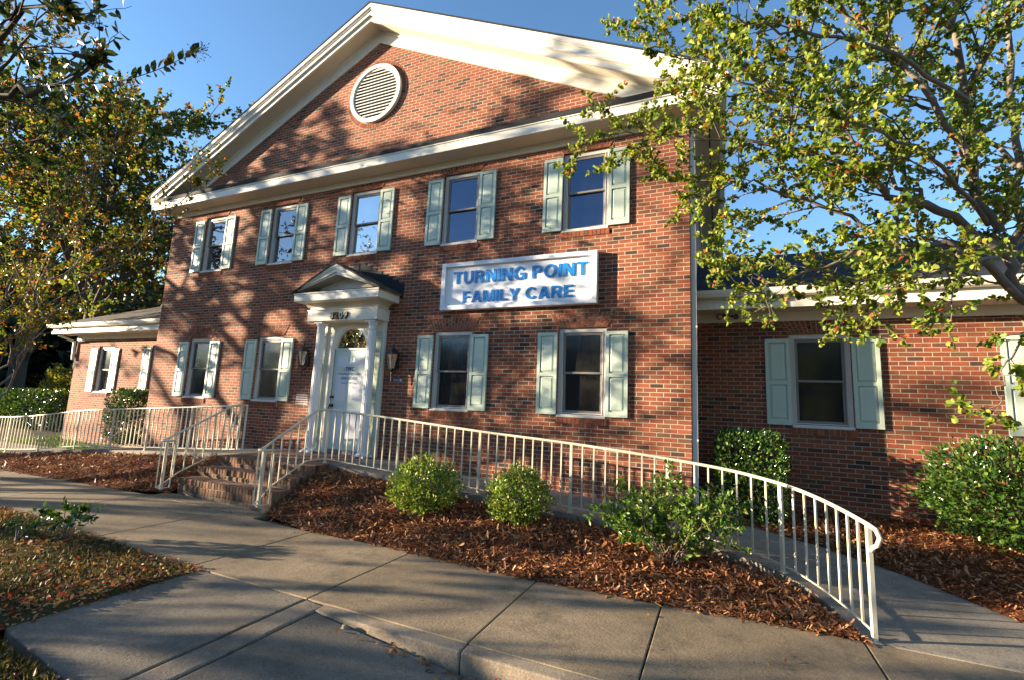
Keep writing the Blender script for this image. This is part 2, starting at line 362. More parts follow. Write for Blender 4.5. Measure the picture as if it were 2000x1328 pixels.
def fast_mesh(name, V, F, mat, parent=None, loc=None, smooth=False):
    """V (n,3), F (m,4) numpy"""
    me = bpy.data.meshes.new(name); V = np.asarray(V, np.float32); F = np.asarray(F, np.int32); k = F.shape[1]
    me.vertices.add(len(V)); me.vertices.foreach_set('co', V.ravel())
    me.loops.add(F.size); me.loops.foreach_set('vertex_index', F.ravel())
    me.polygons.add(len(F)); me.polygons.foreach_set('loop_start', np.arange(0, F.size, k, dtype=np.int32))
    me.polygons.foreach_set('loop_total', np.full(len(F), k, np.int32))
    if smooth: me.polygons.foreach_set('use_smooth', np.ones(len(F), bool))
    me.update(calc_edges=True); me.materials.append(M[mat] if isinstance(mat, str) else mat)
    o = bpy.data.objects.new(name, me); COL.objects.link(o)
    if parent is not None:
        o.parent = parent
        if loc is None: loc = tuple(-x for x in parent.location) if parent.type == 'EMPTY' else (0, 0, 0)
    if loc is not None: o.location = loc
    return o
LEAF = {'round': np.array([(0,0,0),(.37,.28,.19),(.33,.74,.17),(0,1,-0.10),(-.33,.74,.17),(-.37,.28,.19)]),
        'oval': np.array([(0,0,0),(.24,.3,.07),(.22,.68,.08),(0,1,-.04),(-.22,.68,.08),(-.24,.3,.07)]),
        'lance': np.array([(0,0,0),(.12,.3,.03),(.10,.65,.03),(0,1,-.05),(-.10,.65,.03),(-.12,.3,.03)]),
        'chip': np.array([(0,0,0),(.11,.05,.02),(.13,.85,.05),(.02,1,0),(-.09,.9,.04),(-.12,.1,.02)]),
        'blade': np.array([(0,0,0),(.05,.05,0),(.04,.6,.10),(0,1,.28),(-.04,.6,.10),(-.05,.05,0)])}
def leaves(P, D, S, shape='round', up=None, rng=RNG):
    """P base points, D directions, S sizes -> arrays; up = blade normal hint"""
    P = np.asarray(P, float); D = np.asarray(D, float); n = len(P)
    D = D/(np.linalg.norm(D, axis=1, keepdims=True)+1e-9)
    R = rng.normal(size=(n, 3)) if up is None else np.asarray(up)+rng.normal(size=(n, 3))*.5
    X = np.cross(D, R); X /= (np.linalg.norm(X, axis=1, keepdims=True)+1e-9); Z = np.cross(X, D)
    T = LEAF[shape]; S = np.asarray(S).reshape(n, 1, 1)
    bend = rng.normal(0, .12, (n, 1, 1))
    T3 = np.repeat(T[None], n, 0).copy(); T3[:, :, 2:3] += bend*T3[:, :, 1:2]**2
    V = P[:, None, :]+S*(T3[:, :, 0:1]*X[:, None]+T3[:, :, 1:2]*D[:, None]+T3[:, :, 2:3]*Z[:, None])
    F = np.concatenate([np.arange(n)[:, None]*6+np.array([[0, 1, 2, 3]]), np.arange(n)[:, None]*6+np.array([[0, 3, 4, 5]])])
    return V.reshape(-1, 3), F
def Gz(x): return float(np.interp(x, [-30, -14, -8.5, -5, 0, 6], [-.9, -.72, -.65, -.735, -.745, -.745]))
# ================================================================== BUILDING
CX = -6.98
bl = empty('office_building', (CX, 3.0, -0.75), 'two storey red brick office building with white gable, sage shutters and two low side wings', 'building')
XL, XR = -13.70, -0.38
WINS_UP = [-11.89, -9.433, -6.975, -4.589, -2.086]
WINS_LO = [-11.89, -9.433, -4.589, -2.086]
ZLO, ZUP = 0.86, 4.045           # bottoms of the openings
WH, WW = 1.485, .415             # opening height, half width
def wall_grid(mb, x0, x1, z0, z1, holes, y, rev=.13):
    xs = sorted({x0, x1, *[h[0] for h in holes], *[h[1] for h in holes]}); zs = sorted({z0, z1, *[h[2] for h in holes], *[h[3] for h in holes]})
    for i in range(len(xs)-1):
        for j in range(len(zs)-1):
            cx, cz = (xs[i]+xs[i+1])/2, (zs[j]+zs[j+1])/2
            if any(h[0] < cx < h[1] and h[2] < cz < h[3] for h in holes): continue
            mb.add([(xs[i], y, zs[j]), (xs[i+1], y, zs[j]), (xs[i+1], y, zs[j+1]), (xs[i], y, zs[j+1])], [(0, 1, 2, 3)])
    for a, b, c, d in holes:
        mb.add([(a, y, c), (a, y, d), (a, y+rev, d), (a, y+rev, c)], [(0, 1, 2, 3)])
        mb.add([(b, y, c), (b, y+rev, c), (b, y+rev, d), (b, y, d)], [(0, 1, 2, 3)])
        mb.add([(a, y, d), (b, y, d), (b, y+rev, d), (a, y+rev, d)], [(0, 1, 2, 3)])
        mb.add([(a, y, c), (a, y+rev, c), (b, y+rev, c), (b, y, c)], [(0, 1, 2, 3)])
hole = lambda x, z: (x-WW, x+WW, z, z+WH)
mb = MB()
wall_grid(mb, XL, XR, -1.2, 5.9, [hole(x, ZLO) for x in WINS_LO]+[hole(x, ZUP) for x in WINS_UP], 0)
mb.add([(XL, 0, 5.9), (XR, 0, 5.9), (CX, 0, 9.36)], [(0, 1, 2)])
mb.add([(XR, 0, -1.2), (XR, 13, -1.2), (XR, 13, 5.95), (XR, 0, 5.95)], [(0, 1, 2, 3)])
mb.add([(XL, 0, -1.2), (XL, 0, 5.95), (XL, 13, 5.95), (XL, 13, -1.2)], [(0, 1, 2, 3)])
mb.add([(XL, 13, -1.2), (XL, 13, 5.9), (CX, 13, 9.3), (XR, 13, 5.9), (XR, 13, -1.2)], [(0, 1, 2, 3, 4)])
mb.build('brick_wall', 'brick', bl)
# near-black sheet, its colour stands in for the unlit rooms behind the windows
MB().box(XL+.3, XR-.3, .75, .80, -.2, 5.8).build('room_dark_backing', 'dark_room', bl)

# ---- one window: origin at the middle of the bottom of the opening, outer wall face at y = 0
def make_window(parent, glass, screen, curt, label=None):
    f = MB(); t = .075
    f.box(-WW+.002, -WW+t, .045, .125, .05, WH-.002); f.box(WW-t, WW-.002, .045, .125, .05, WH-.002)
    f.box(-WW+t, WW-t, .047, .125, WH-t, WH-.002)
    f.box(-WW+t, WW-t, .06, .075, .06, .075)
    f.box(-WW+t-.012, -WW+t, .035, .05, .05, WH-t+.01); f.box(WW-t, WW-t+.012, .035, .05, .05, WH-t+.01)
    fr = f.build('window_frame', 'frame', parent, (0, 0, 0), bevel=.004)
    s = MB(); s.box(-WW+.004, WW-.004, -.012, .12, .002, .05); s.build('sill', 'frame', fr, (0, 0, 0), bevel=.004)
    a, b = -WW+t+.001, WW-t-.001; hm = WH*.51
    s = MB()        # upper sash in front
    s.box(a, a+.04, .068, .098, hm, WH-t-.001); s.box(b-.04, b, .068, .098, hm, WH-t-.001)
    s.box(a+.04, b-.04, .068, .098, WH-t-.05, WH-t-.001); s.box(a, b, .062, .098, hm-.035, hm)
    s.build('sash', 'sash', fr, (0, 0, 0), bevel=.003)
    s = MB()
    s.box(a, a+.042, .1, .124, .08, hm-.001); s.box(b-.042, b, .1, .124, .08, hm-.001); s.box(a, b, .098, .124, .052, .115)
    s.build('sash', 'sash', fr, (0, 0, 0), bevel=.003)
    g = MB(); g.box(a+.038, b-.038, .082, .086, hm-.002, WH-t-.045); g.build('pane', glass, fr, (0, 0, 0))
    g = MB(); g.box(a+.04, b-.04, .110, .114, .112, hm-.034); g.build('pane', glass, fr, (0, 0, 0))
    if curt:
        c = MB(); n = 26; x0, x1 = curt
        vs = []; 
        for k in range(n+1):
            x = x0+(x1-x0)*k/n; y = .27+.018*math.sin(k*1.9)+.01*math.sin(k*.7); vs += [(x, y, .06), (x, y, WH-.05)]
        c.add(vs, [(2*k, 2*k+2, 2*k+3, 2*k+1) for k in range(n)]); c.build('curtain', 'curtain', fr, (0, 0, 0))
    return fr
def shutter_mesh(h=1.37, w=.352):
    m = MB(); y0, y1 = -.045, -.006; st = .052
    m.box(0, st, y0, y1, 0, h); m.box(w-st, w, y0, y1, 0, h)
    for z0, z1 in ((0, .085), (h*.465, h*.465+.06), (h-.055, h)): m.box(st, w-st, y0+.001, y1, z0, z1)
    for z0, z1 in ((.085, h*.465), (h*.465+.06, h-.055)):
        m.box(st, w-st, y0+.024, y1, z0, z1)
        i = .038; q = [(st+.006, z0+.006), (w-st-.006, z0+.006), (w-st-.006, z1-.006), (st+.006, z1-.006)]
        r = [(st+i, z0+i), (w-st-i, z0+i), (w-st-i, z1-i), (st+i, z1-i)]
        m.hexa([(x, y0+.006, z) for x, z in r], [(x, y0+.0245, z) for x, z in q])
    return m
SHP = shutter_mesh().build('shutter', 'shutter', None, (0, 0, 0)); USED = [0]
def put_shutter(x, y, z, dx=0):
    if not USED[0]: o = SHP
    else: o = SHP.copy(); COL.objects.link(o)
    USED[0] = 1; o.parent = bl; o.location = (x-bl.location[0], y-bl.location[1], z-bl.location[2])
    o.rotation_euler = (0, random.uniform(-.004, .004), 0); return o
def arch_mesh(h):
    b = MB(); mt = MB(); n = 15; x0, x1 = .425, .555+.02
    P = lambda u, v: (( -x0+2*x0*u)*(1-v)+(-x1+2*x1*u)*v, v*h)
    mt.prism([P(0, 0), P(1, 0), P(1, 1), P(0, 1)], -.004, .01)
    g = .006/(2*x0)
    for k in range(n):
        cuts = [0, .32, .66, 1] if k % 2 else [0, .5, .83, 1] if k % 4 else [0, .18, .5, 1]
        for c0, c1 in zip(cuts[:-1], cuts[1:]):
            u0, u1 = k/n+g, (k+1)/n-g; e = .018
            q = [P(u0, c0+e), P(u1, c0+e), P(u1, c1-e), P(u0, c1-e)]
            b.prism(q, -.010-random.uniform(0, .003), .0)
    return mt, b
for hgt, tops, zz in ((.25, WINS_LO, ZLO+WH), (.23, WINS_UP, ZUP+WH)):
    mt, b = arch_mesh(hgt)
    for x in tops:
        o = MB(); o.v = [(vx+x, vy, vz+zz) for vx, vy, vz in mt.v]; o.f = mt.f; om = o.build('jack_arch', 'mortar', bl)
        o = MB(); o.v = [(vx+x, vy, vz+zz) for vx, vy, vz in b.v]; o.f = b.f; o.build('arch_brick', 'cut_brick', om, (0, 0, 0))
def sill_mesh(x, y, z):
    mt = MB().box(x-WW-.02, x+WW+.02, y-.012, y+.1, z-.105, z-.002); b = MB(); n = 12
    for k in range(n):
        a = x-WW-.02+(2*WW+.04)*k/n; b.box(a+.005, a+(2*WW+.04)/n-.005, y-.02-random.uniform(0, .004), y+.1, z-.1, z-.004)
    om = mt.build('brick_sill', 'mortar', bl); b.build('sill_brick', 'cut_brick', om, (0, 0, 0))
YR, YLW = 1.12, .945
ALLW = [(x, 0, ZLO, 'lo', i) for i, x in enumerate(WINS_LO)]+[(x, 0, ZUP, 'up', i) for i, x in enumerate(WINS_UP)]+\
       [(1.474, YR, ZLO, 'wing', 0), (4.39, YR, ZLO, 'wing', 1), (-17.95, YLW, ZLO, 'lw', 0), (-15.13, YLW, ZLO, 'lw', 1)]
for x, y, z, kind, i in ALLW:
    loc = (x-bl.location[0], y-bl.location[1], z-bl.location[2])
    if kind == 'up': gl = ['glass_dark2', 'glass_dark2', 'glass_bright', 'glass', 'glass'][i]; cu = None
    elif kind == 'wing': gl = 'glass_dark'; cu = None
    else: gl = 'glass_dark'; cu = [(-.38, .1), (-.38, .38), (-.38, .38), (-.16, .38)][i] if kind == 'lo' else (-.38, .38)
    if gl == 'glass_dark2': gl = 'glass_tree'
    fr = make_window(bl, gl, False, cu); fr.location = loc
    put_shutter(x-.767, y, z+.035); put_shutter(x+.767-.352, y, z+.035)
    sill_mesh(x, y, z)

# ---- main roof, rakes and cornice
SL = .487; ZP = 9.74; YF = -.43
zr = lambda x: ZP-SL*abs(x-CX)
XE0, XE1 = -14.13, .17
for s, xe in ((-1, XE0), (1, XE1)):
    m = MB(); 
    a = [(CX, YF-.03, ZP+.03), (CX, 13.4, ZP+.03), (xe, 13.4, zr(xe)+.03), (xe, YF-.03, zr(xe)+.03)]
    if s > 0: a = a[::-1]
    m.hexa([(x, y, z-.035) for x, y, z in a], a); m.build('roof', 'roof', bl)
def rake(name, layers, y_back, mat, x_end0, x_end1):
    """layers: (front y, dz top, dz bottom) pieces following both slopes"""
    for s, xe in ((-1, x_end0), (1, x_end1)):
        m = MB()
        for yf, t0, t1 in layers:
            q = [(CX, ZP+t0), (xe, zr(xe)+t0), (xe, zr(xe)+t1), (CX, ZP+t1)]
            if s > 0: q = q[::-1]
            m.prism(q[::-1] if False else q, yf, y_back)
        m.build(name, mat, bl)
rake('rake_cornice', [(YF-.02, -.006, -.10), (YF+.005, -.10, -.135), (YF+.03, -.135, -.255), (YF+.0, -.255, -.285), (YF+.045, -.285, -.405)], YF+.09, 'trim', XE0+.02, XE1-.02)
rake('rake_soffit', [(YF+.09, -.33, -.36)], 0.0, 'soffit', XE0+.3, XE1-.3)
rake('rake_frieze', [(-.05, -.36, -.43), (-.032, -.43, -.66)], -.002, 'trim', XL, XR)
# horizontal cornice under the gable
ZS = 5.80
m = MB(); m.box(-13.89, -.07, YF, YF+.035, ZS-.01, 5.985); m.box(-13.89, -.07, YF-.018, YF, 5.95, 5.985); m.build('cornice_fascia', 'trim', bl)
m = MB(); m.box(-13.87, -.09, YF+.035, -.002, ZS, ZS+.02); m.box(XL-.17, XL-.003, 0, 12.8, ZS, ZS+.02); m.box(XR+.003, -.09, 0, 12.8, ZS, ZS+.02); m.build('cornice_soffit', 'soffit', bl)
m = MB(); m.box(XL-.03, XR+.03, -.04, -.002, 5.67, ZS-.001); m.box(XR+.002, XR+.03, 0, 12.8, 5.6, ZS-.001); m.box(XL-.03, XL-.002, 0, 12.8, 5.6, ZS-.001); m.build('frieze_board', 'trim', bl)
m = MB(); m.hexa([(-13.92, YF-.03, 5.99), (-.04, YF-.03, 5.99), (-.45, -.003, 6.36), (-13.5, -.003, 6.36)],
                 [(-13.92, YF-.03, 5.975), (-.04, YF-.03, 5.975), (-.45, -.003, 6.2), (-13.5, -.003, 6.2)]); m.box(-13.93, -.03, YF-.03, YF+.02, 5.99, 6.075); m.hexa([(-13.92, YF+.021, 6.075), (-.04, YF+.021, 6.075), (-.45, -.003, 6.40), (-13.5, -.003, 6.40)], [(-13.92, YF+.021, 6.0), (-.04, YF+.021, 6.0), (-.45, -.003, 6.37), (-13.5, -.003, 6.37)]); m.build('pent_roof', 'flash', bl)
for xe, s in ((-13.89, -1), (-.07, 1)):
    m = MB(); xa, xb = sorted((xe, xe+s*.16)); m.box(xa, xb, YF+.005, 13.2, ZS+.02, 6.22); m.build('eave_fascia', 'trim', bl)
    m = MB(); x0 = xe+s*.16; x1 = xe+s*.29
    m.sweep([(x0, 0, 6.05), (x1-s*.03, 0, 6.06), (x1, 0, 6.17), (x0, 0, 6.17)], (0, YF+.02, 0), (0, 13.2, 0)); m.build('gutter', 'trim', bl)
# downspout on the right corner, and the short one under the left eave
m = MB(); m.box(-.37, -.295, .035, .12, -.55, 5.5); m.tube([(-.33, .08, 5.48), (-.28, .08, 5.62), (-.02, .05, 5.85), (.0, .05, 6.08)], .042, 8)
for z in (.6, 2.3, 4.1): m.box(-.378, -.287, .03, .125, z, z+.03)
m.build('downspout', 'frame', bl)
m = MB(); m.tube([(XL-.28, -.2, 6.06), (XL-.28, -.2, 5.72), (XL-.24, -.1, 5.62), (XL+.02, -.06, 5.60)], .04, 8); m.build('downspout', 'frame', bl)
# round gable vent
VX, VZ = -6.965, 7.80
m = MB(); m.arcband(VX, VZ, .61, .70, -.075, -.002, 0, 2*math.pi, 48); m.arcband(VX, VZ, .59, .612, -.05, -.002, 0, 2*math.pi, 48); vf = m.build('gable_vent', 'trim', bl)
m = MB()
k = -.57
while k < .58:
    hw = math.sqrt(max(.6**2-k*k, .0001))
    m.hexa([(VX-hw, -.050, VZ+k-.014), (VX+hw, -.050, VZ+k-.014), (VX+hw, -.050, VZ+k+.008), (VX-hw, -.050, VZ+k+.008)],
           [(VX-hw, -.030, VZ+k+.0), (VX+hw, -.030, VZ+k+.0), (VX+hw, -.030, VZ+k+.012), (VX-hw, -.030, VZ+k+.012)])
    k += .076
m.build('louvre', 'trim', vf, (0, 0, 0))
m = MB(); m.add([(VX+.6*math.cos(a), -.004, VZ+.6*math.sin(a)) for a in np.linspace(0, 2*math.pi, 41)[:-1]], [tuple(range(40))[::-1]]); m.build('vent_shade_disc', 'black', vf, (0, 0, 0))  # flat black disc standing in for the shade between the slats
mt = MB().arcband(VX, VZ, .70, .825, -.004, .0, 0, 2*math.pi, 60); b = MB()
for k in range(64):
    a = 2*math.pi*k/64; b.arcband(VX, VZ, .705, .818, -.009, -.003, a+.008, a+2*math.pi/64-.008, 1)
om = mt.build('vent_brick_ring', 'mortar', bl); b.build('ring_brick', 'cut_brick', om, (0, 0, 0))

# ---- side wings
def wing(x0, x1, yw, holes, hip, zt=2.58):
    m = MB(); wall_grid(m, x0, x1, -1.2, zt, holes, yw)
    if hip > 0: xo = x1
    else: xo = x0
    yb = yw+7
    q = [(xo, yw, -1.2), (xo, yb, -1.2), (xo, yb, zt), (xo, yw, zt)]; m.add(q if hip > 0 else q[::-1], [(0, 1, 2, 3)])
    m.build('wing_wall', 'brick', bl)
    e0, e1 = (x0, x1+.5) if hip > 0 else (x0-.5, x1)
    ye = yw-.52
    m = MB(); m.box(e0, e1, ye, ye+.03, 2.69, 2.775); m.box(e0, e1, ye+.031, ye+.06, 2.70, 2.97); m.build('eave_fascia', 'trim', bl)
    m = MB(); m.box(e0, e1, ye+.03, yw-.002, 2.70, 2.715); m.build('eave_soffit', 'soffit', bl)
    m = MB(); m.box(x0, x1, yw-.035, yw-.002, 2.555, 2.70); m.build('frieze_board', 'trim', bl)
    g0, g1 = (x0, x1+.62) if hip > 0 else (x0-.62, x1)
    m = MB(); m.sweep([(0, ye-.005, 2.86), (0, ye-.09, 2.875), (0, ye-.115, 2.93), (0, ye-.125, 2.985), (0, ye-.005, 2.985)], (g0, 0, 0), (g1, 0, 0)); m.build('gutter', 'trim', bl)
    yr = yw+3.0; zrg = 4.62; m = MB(); xa, xb = e0, e1
    if hip > 0:
        m.add([(xa, ye-.08, 2.99), (xb, ye-.08, 2.99), (xb-3.4, yr, zrg), (xa, yr, zrg)], [(0, 1, 2, 3)]); m.add([(xb, ye-.08, 2.99), (xb, yr+3.5, 2.99), (xb-3.4, yr, zrg)], [(0, 1, 2)])
        m.add([(xa, yr, zrg), (xb-3.4, yr, zrg), (xb, yr+3.5, 2.99), (xa, yr+3.5, 2.99)], [(0, 1, 2, 3)])
    else:
        m.add([(xa, ye-.08, 2.99), (xb, ye-.08, 2.99), (xb, yr, zrg), (xa+3.4, yr, zrg)], [(0, 1, 2, 3)]); m.add([(xa, yr+3.5, 2.99), (xa, ye-.08, 2.99), (xa+3.4, yr, zrg)], [(0, 1, 2)])
        m.add([(xa+3.4, yr, zrg), (xb, yr, zrg), (xb, yr+3.5, 2.99), (xa, yr+3.5, 2.99)], [(0, 1, 2, 3)])
    m.build('wing_roof', 'roof' if hip > 0 else 'roof_brown', bl)
    MB().box(x0+.2, x1-.2, yw+.75, yw+.8, 0, 2.5).build('room_dark_backing', 'dark_room', bl)  # near-black backing, darkness of the wing rooms put into its colour
wing(XR, 12.0, YR, [hole(1.474, ZLO), hole(4.39, ZLO)], 1)
wing(-19.69, XL, YLW, [hole(-17.95, ZLO), hole(-15.13, ZLO)], -1)
for x, y in ((1.474, YR), (4.39, YR)):
    mt, b = arch_mesh(.21)
    o = MB(); o.v = [(vx+x, vy+y, vz+ZLO+WH) for vx, vy, vz in mt.v]; o.f = mt.f; om = o.build('jack_arch', 'mortar', bl)
    o = MB(); o.v = [(vx+x, vy+y, vz+ZLO+WH) for vx, vy, vz in b.v]; o.f = b.f; o.build('arch_brick', 'cut_brick', om, (0, 0, 0))
m = MB(); m.tube([(-20.0, .5, 2.9), (-20.0, .55, 2.66), (-19.78, .88, 2.5), (-19.72, .88, 1.9)], .045, 8); m.build('downspout', 'trim', bl)

# ---- door surround and portico
PX = -7.0; ZD = -.10
pt = MB(); 
pt.box(-7.93, -7.52, -.06, -.003, ZD, 2.56); pt.box(-6.44, -6.13, -.06, -.003, ZD, 2.56)
CA, ZA, RA = -6.98, 2.03, .43
n = 28; arc = [(CA+(RA+.06)*math.cos(math.pi*k/n), ZA+(RA+.06)*math.sin(math.pi*k/n)) for k in range(n+1)]
top = [(x, 2.56) for x, z in arc]
for k in range(n):
    (xa, za), (xb, zb) = arc[k], arc[k+1]
    pt.add([(xa, -.06, za), (xa, -.06, 2.56), (xb, -.06, 2.56), (xb, -.06, zb)], [(0, 1, 2, 3)])
pt.box(-7.52, CA-RA-.06, -.06, -.003, ZD, ZA); pt.box(CA+RA+.06, -6.44, -.06, -.003, ZD, ZA)
pt.add([(-7.52, -.06, ZA), (CA-RA-.06, -.06, ZA), (CA-RA-.06, -.06, 2.56), (-7.52, -.06, 2.56)], [(0, 1, 2, 3)])
pt.add([(CA+RA+.06, -.06, ZA), (-6.44, -.06, ZA), (-6.44, -.06, 2.56), (CA+RA+.06, -.06, 2.56)], [(0, 1, 2, 3)])
po = pt.build('portico', 'trim', bl)
m = MB(); m.arcband(CA, ZA, RA, RA+.075, -.085, -.05, 0, math.pi, 32); m.arcband(CA, ZA, RA+.075, RA+.11, -.072, -.05, 0, math.pi, 32)
m.box(CA-RA-.075, CA-RA, -.085, -.05, ZD, ZA); m.box(CA+RA, CA+RA+.075, -.085, -.05, ZD, ZA)
m.arcband(CA, ZA, RA-.012, RA, -.07, -.004, 0, math.pi, 32); m.build('arch_casing', 'trim', po)
for x0, x1 in ((-7.875, -7.635), (-6.395, -6.18)):      # fluted pilasters
    m = MB(); k = int((x1-x0)/.03); dx = (x1-x0)/k
    m.box(x0, x1, -.085, -.061, ZD+.2, 2.36)
    for i in range(k): m.box(x0+i*dx+.004, x0+i*dx+.018, -.10, -.085, ZD+.2, 2.36)
    m.box(x0-.012, x1+.012, -.105, -.061, ZD+.001, ZD+.2); m.build('pilaster', 'pilaster', po)
    m = MB(); m.box(x0-.015, x1+.015, -.105, -.061, 2.36, 2.385); m.box(x0-.005, x1+.005, -.09, -.061, 2.385, 2.555); m.build('pilaster_capital', 'trim', po)
for cx in (-7.665, -6.30):
    cy = -.235; m = MB()
    m.lathe(cx, cy, [(.098, ZD+.07), (.094, .6), (.088, 1.3), (.078, 2.36)], 36, flute=1, fd=.007)
    m.lathe(cx, cy, [(.079, 2.36), (.087, 2.365), (.087, 2.378), (.078, 2.382), (.078, 2.45), (.084, 2.455), (.098, 2.49), (.106, 2.51), (.106, 2.52)], 30)
    m.box(cx-.112, cx+.112, cy-.112, cy+.112, 2.52, 2.558)
    m.lathe(cx, cy, [(.13, ZD+.035), (.135, ZD+.05), (.125, ZD+.07), (.11, ZD+.085), (.10, ZD+.09)], 30)
    q = .14
    for sx in (-1, 1):
        for sy in (-1, 1): m.box(*sorted((cx+sx*.06, cx+sx*q)), *sorted((cy+sy*.06, cy+sy*q)), ZD+.001, ZD+.03)
    m.box(cx-q+.01, cx+q-.01, cy-q+.01, cy+q-.01, ZD+.025, ZD+.045); m.build('column', 'column', po, smooth=False)
m = MB()
m.box(-7.93, -6.10, -.385, -.003, 2.56, 2.78); m.box(-7.945, -6.085, -.40, -.003, 2.78, 2.80); m.box(-7.90, -6.13, -.355, -.003, 2.80, 2.93)
m.build('entablature', 'trim', po, bevel=.004)
m = MB(); m.sweep([(0, -.357, 2.855), (0, -.357, 2.93), (0, -.44, 2.93)], (-7.97, 0, 0), (-6.06, 0, 0))
m.sweep([(-6.128, 0, 2.855), (-6.05, 0, 2.93), (-6.128, 0, 2.93)], (0, -.36, 0), (0, -.004, 0)); m.build('bed_moulding', 'soffit', po)
m = MB(); m.box(-8.07, -5.885, -.655, -.003, 2.932, 3.075); m.box(-8.085, -5.87, -.672, -.003, 3.075, 3.105); m.build('cornice', 'trim', po, bevel=.004)
pz = lambda x: 3.69-.50*abs(x-CX)
XA, XB = -8.14, -5.82
for s, xe in ((-1, XA), (1, XB)):
    m = MB()
    for yf, a, b in ((-.70, -.03, -.085), (-.685, -.085, -.115), (-.665, -.115, -.175), (-.675, -.175, -.20), (-.645, -.20, -.245)):
        q = [(CX, 3.69+a), (xe, pz(xe)+a), (xe, pz(xe)+b), (CX, 3.69+b)]
        # trim the foot at the cornice top
        q = [(x, max(z, 3.108)) for x, z in q]
        m.prism(q if s < 0 else q[::-1], yf, -.363)
    m.build('pediment_moulding', 'trim', po)
    m = MB(); a = [(CX, -.72, 3.69), (CX, -.004, 3.69), (xe, -.004, pz(xe)), (xe, -.72, pz(xe))]
    if s > 0: a = a[::-1]
    m.hexa([(x, y, z-.03) for x, y, z in a], a); m.build('portico_roof', 'roof_brown', po)
m = MB(); m.add([(-7.9, -.36, 3.12), (-6.06, -.36, 3.12), (CX, -.36, 3.58)], [(0, 1, 2)]); m.build('tympanum', 'trim', po)
m = MB(); m.hexa([(-8.05, -.66, 3.11), (-5.91, -.66, 3.11), (-6.2, -.362, 3.215), (-7.76, -.362, 3.215)], [(-8.05, -.66, 3.106), (-5.91, -.66, 3.106), (-6.2, -.362, 3.15), (-7.76, -.362, 3.15)]); m.build('pediment_shingles', 'roof_brown', po)
m = MB()
for k in range(8):
    for s in (-1, 1):
        xa = CX+s*(.02+k*.145); xb = xa+s*.145
        m.box(*sorted((xa, xb)), -.012-.002*(k % 2), -.002, pz(xb)-.05, pz(xa)+.19 if k else 3.87)
m.build('step_flashing', 'flash', po)
# door
m = MB(); m.box(-7.415, -6.545, -.035, -.004, ZD+.08, 2.03); dr = m.build('door', 'door', bl, bevel=.003)
m = MB(); m.box(-7.42, -6.54, -.07, -.004, ZD+.001, ZD+.078); m.build('threshold', 'sash', dr, (0, 0, 0))
for xa, xb in ((-7.33, -7.05), (-6.91, -6.63)):
    for za, zb in ((1.66, 1.87), (.96, 1.50), (.2, .80)):
        m = MB(); m.box(xa, xb, -.037, -.034, za, zb); m.hexa([(xa+.03, -.0405, za+.03), (xb-.03, -.0405, za+.03), (xb-.03, -.0405, zb-.03), (xa+.03, -.0405, zb-.03)],
             [(xa+.01, -.0365, za+.01), (xb-.01, -.0365, za+.01), (xb-.01, -.0365, zb-.01), (xa+.01, -.0365, zb-.01)]); m.build('door_panel', 'door_panel', dr, (0, 0, 0))
m = MB(); m.box(CA-RA+.01, CA+RA-.01, -.055, -.036, 2.01, 2.05); m.build('transom_bar', 'door', dr, (0, 0, 0))
m = MB(); a = np.linspace(0, math.pi, 25); m.add([(CA+.425*math.cos(t), -.02, 2.05+.41*math.sin(t)) for t in a], [tuple(range(25))[::-1]]); m.build('fanlight', 'glass_bright', dr, (0, 0, 0))
m = MB()
def knob(m, x, z, r):
    for dy, rr in ((-.04, r*1.25), (-.048, r*1.2), (-.05, r*.4), (-.075, r*.45), (-.085, r), (-.105, r*1.05), (-.118, r*.7), (-.121, .001)):
        m.v += [(x+rr*math.cos(t), dy, z+rr*math.sin(t)) for t in np.linspace(0, 2*math.pi, 15)[:-1]]
    n0 = len(m.v)-8*14; m.f += [(n0+i*14+k, n0+i*14+(k+1) % 14, n0+(i+1)*14+(k+1) % 14, n0+(i+1)*14+k) for i in range(7) for k in range(14)]
knob(m, -7.36, .86, .028); m.tube([(-7.36, -.1, .86), (-7.40, -.1, .82), (-7.40, -.09, .76)], .01, 6); m.build('door_handle', 'black', dr, (0, 0, 0), smooth=True)
m = MB(); knob(m, -7.36, 1.03, .022); m.build('deadbolt', 'black', dr, (0, 0, 0), smooth=True)

# ---- lettering
def text_mesh(name, s, size, mat, x, y, z, parent, extrude=.01, bold=0.0, width=None, shear=0, align='LEFT', bevel=0, rz=0):
    cu = bpy.data.curves.new(name, 'FONT'); cu.body = s; cu.size = size; cu.extrude = extrude; cu.offset = bold; cu.shear = shear; cu.align_x = align
    cu.bevel_depth = bevel; cu.resolution_u = 6
    o = bpy.data.objects.new(name, cu); COL.objects.link(o); dg = bpy.context.evaluated_depsgraph_get()
    me = bpy.data.meshes.new_from_object(o.evaluated_get(dg)); bpy.data.objects.remove(o)
    co = np.empty(len(me.vertices)*3, np.float32); me.vertices.foreach_get('co', co); co = co.reshape(-1, 3)
    w_ = co[:, 0].max()-co[:, 0].min(); sx = width/w_ if width else 1
    x0 = co[:, 0].min() if align == 'LEFT' else (co[:, 0].min()+co[:, 0].max())/2
    new = np.stack([(co[:, 0]-x0)*sx+x, y-co[:, 2], co[:, 1]-0+z], 1)
    me.vertices.foreach_set('co', new.ravel().astype(np.float32)); me.materials.clear(); me.materials.append(M[mat]); me.update()
    o = bpy.data.objects.new(name, me); COL.objects.link(o)
    if parent is not None: o.parent = parent; o.location = tuple(-q for q in parent.location) if parent.type == 'EMPTY' else (0, 0, 0)
    return o
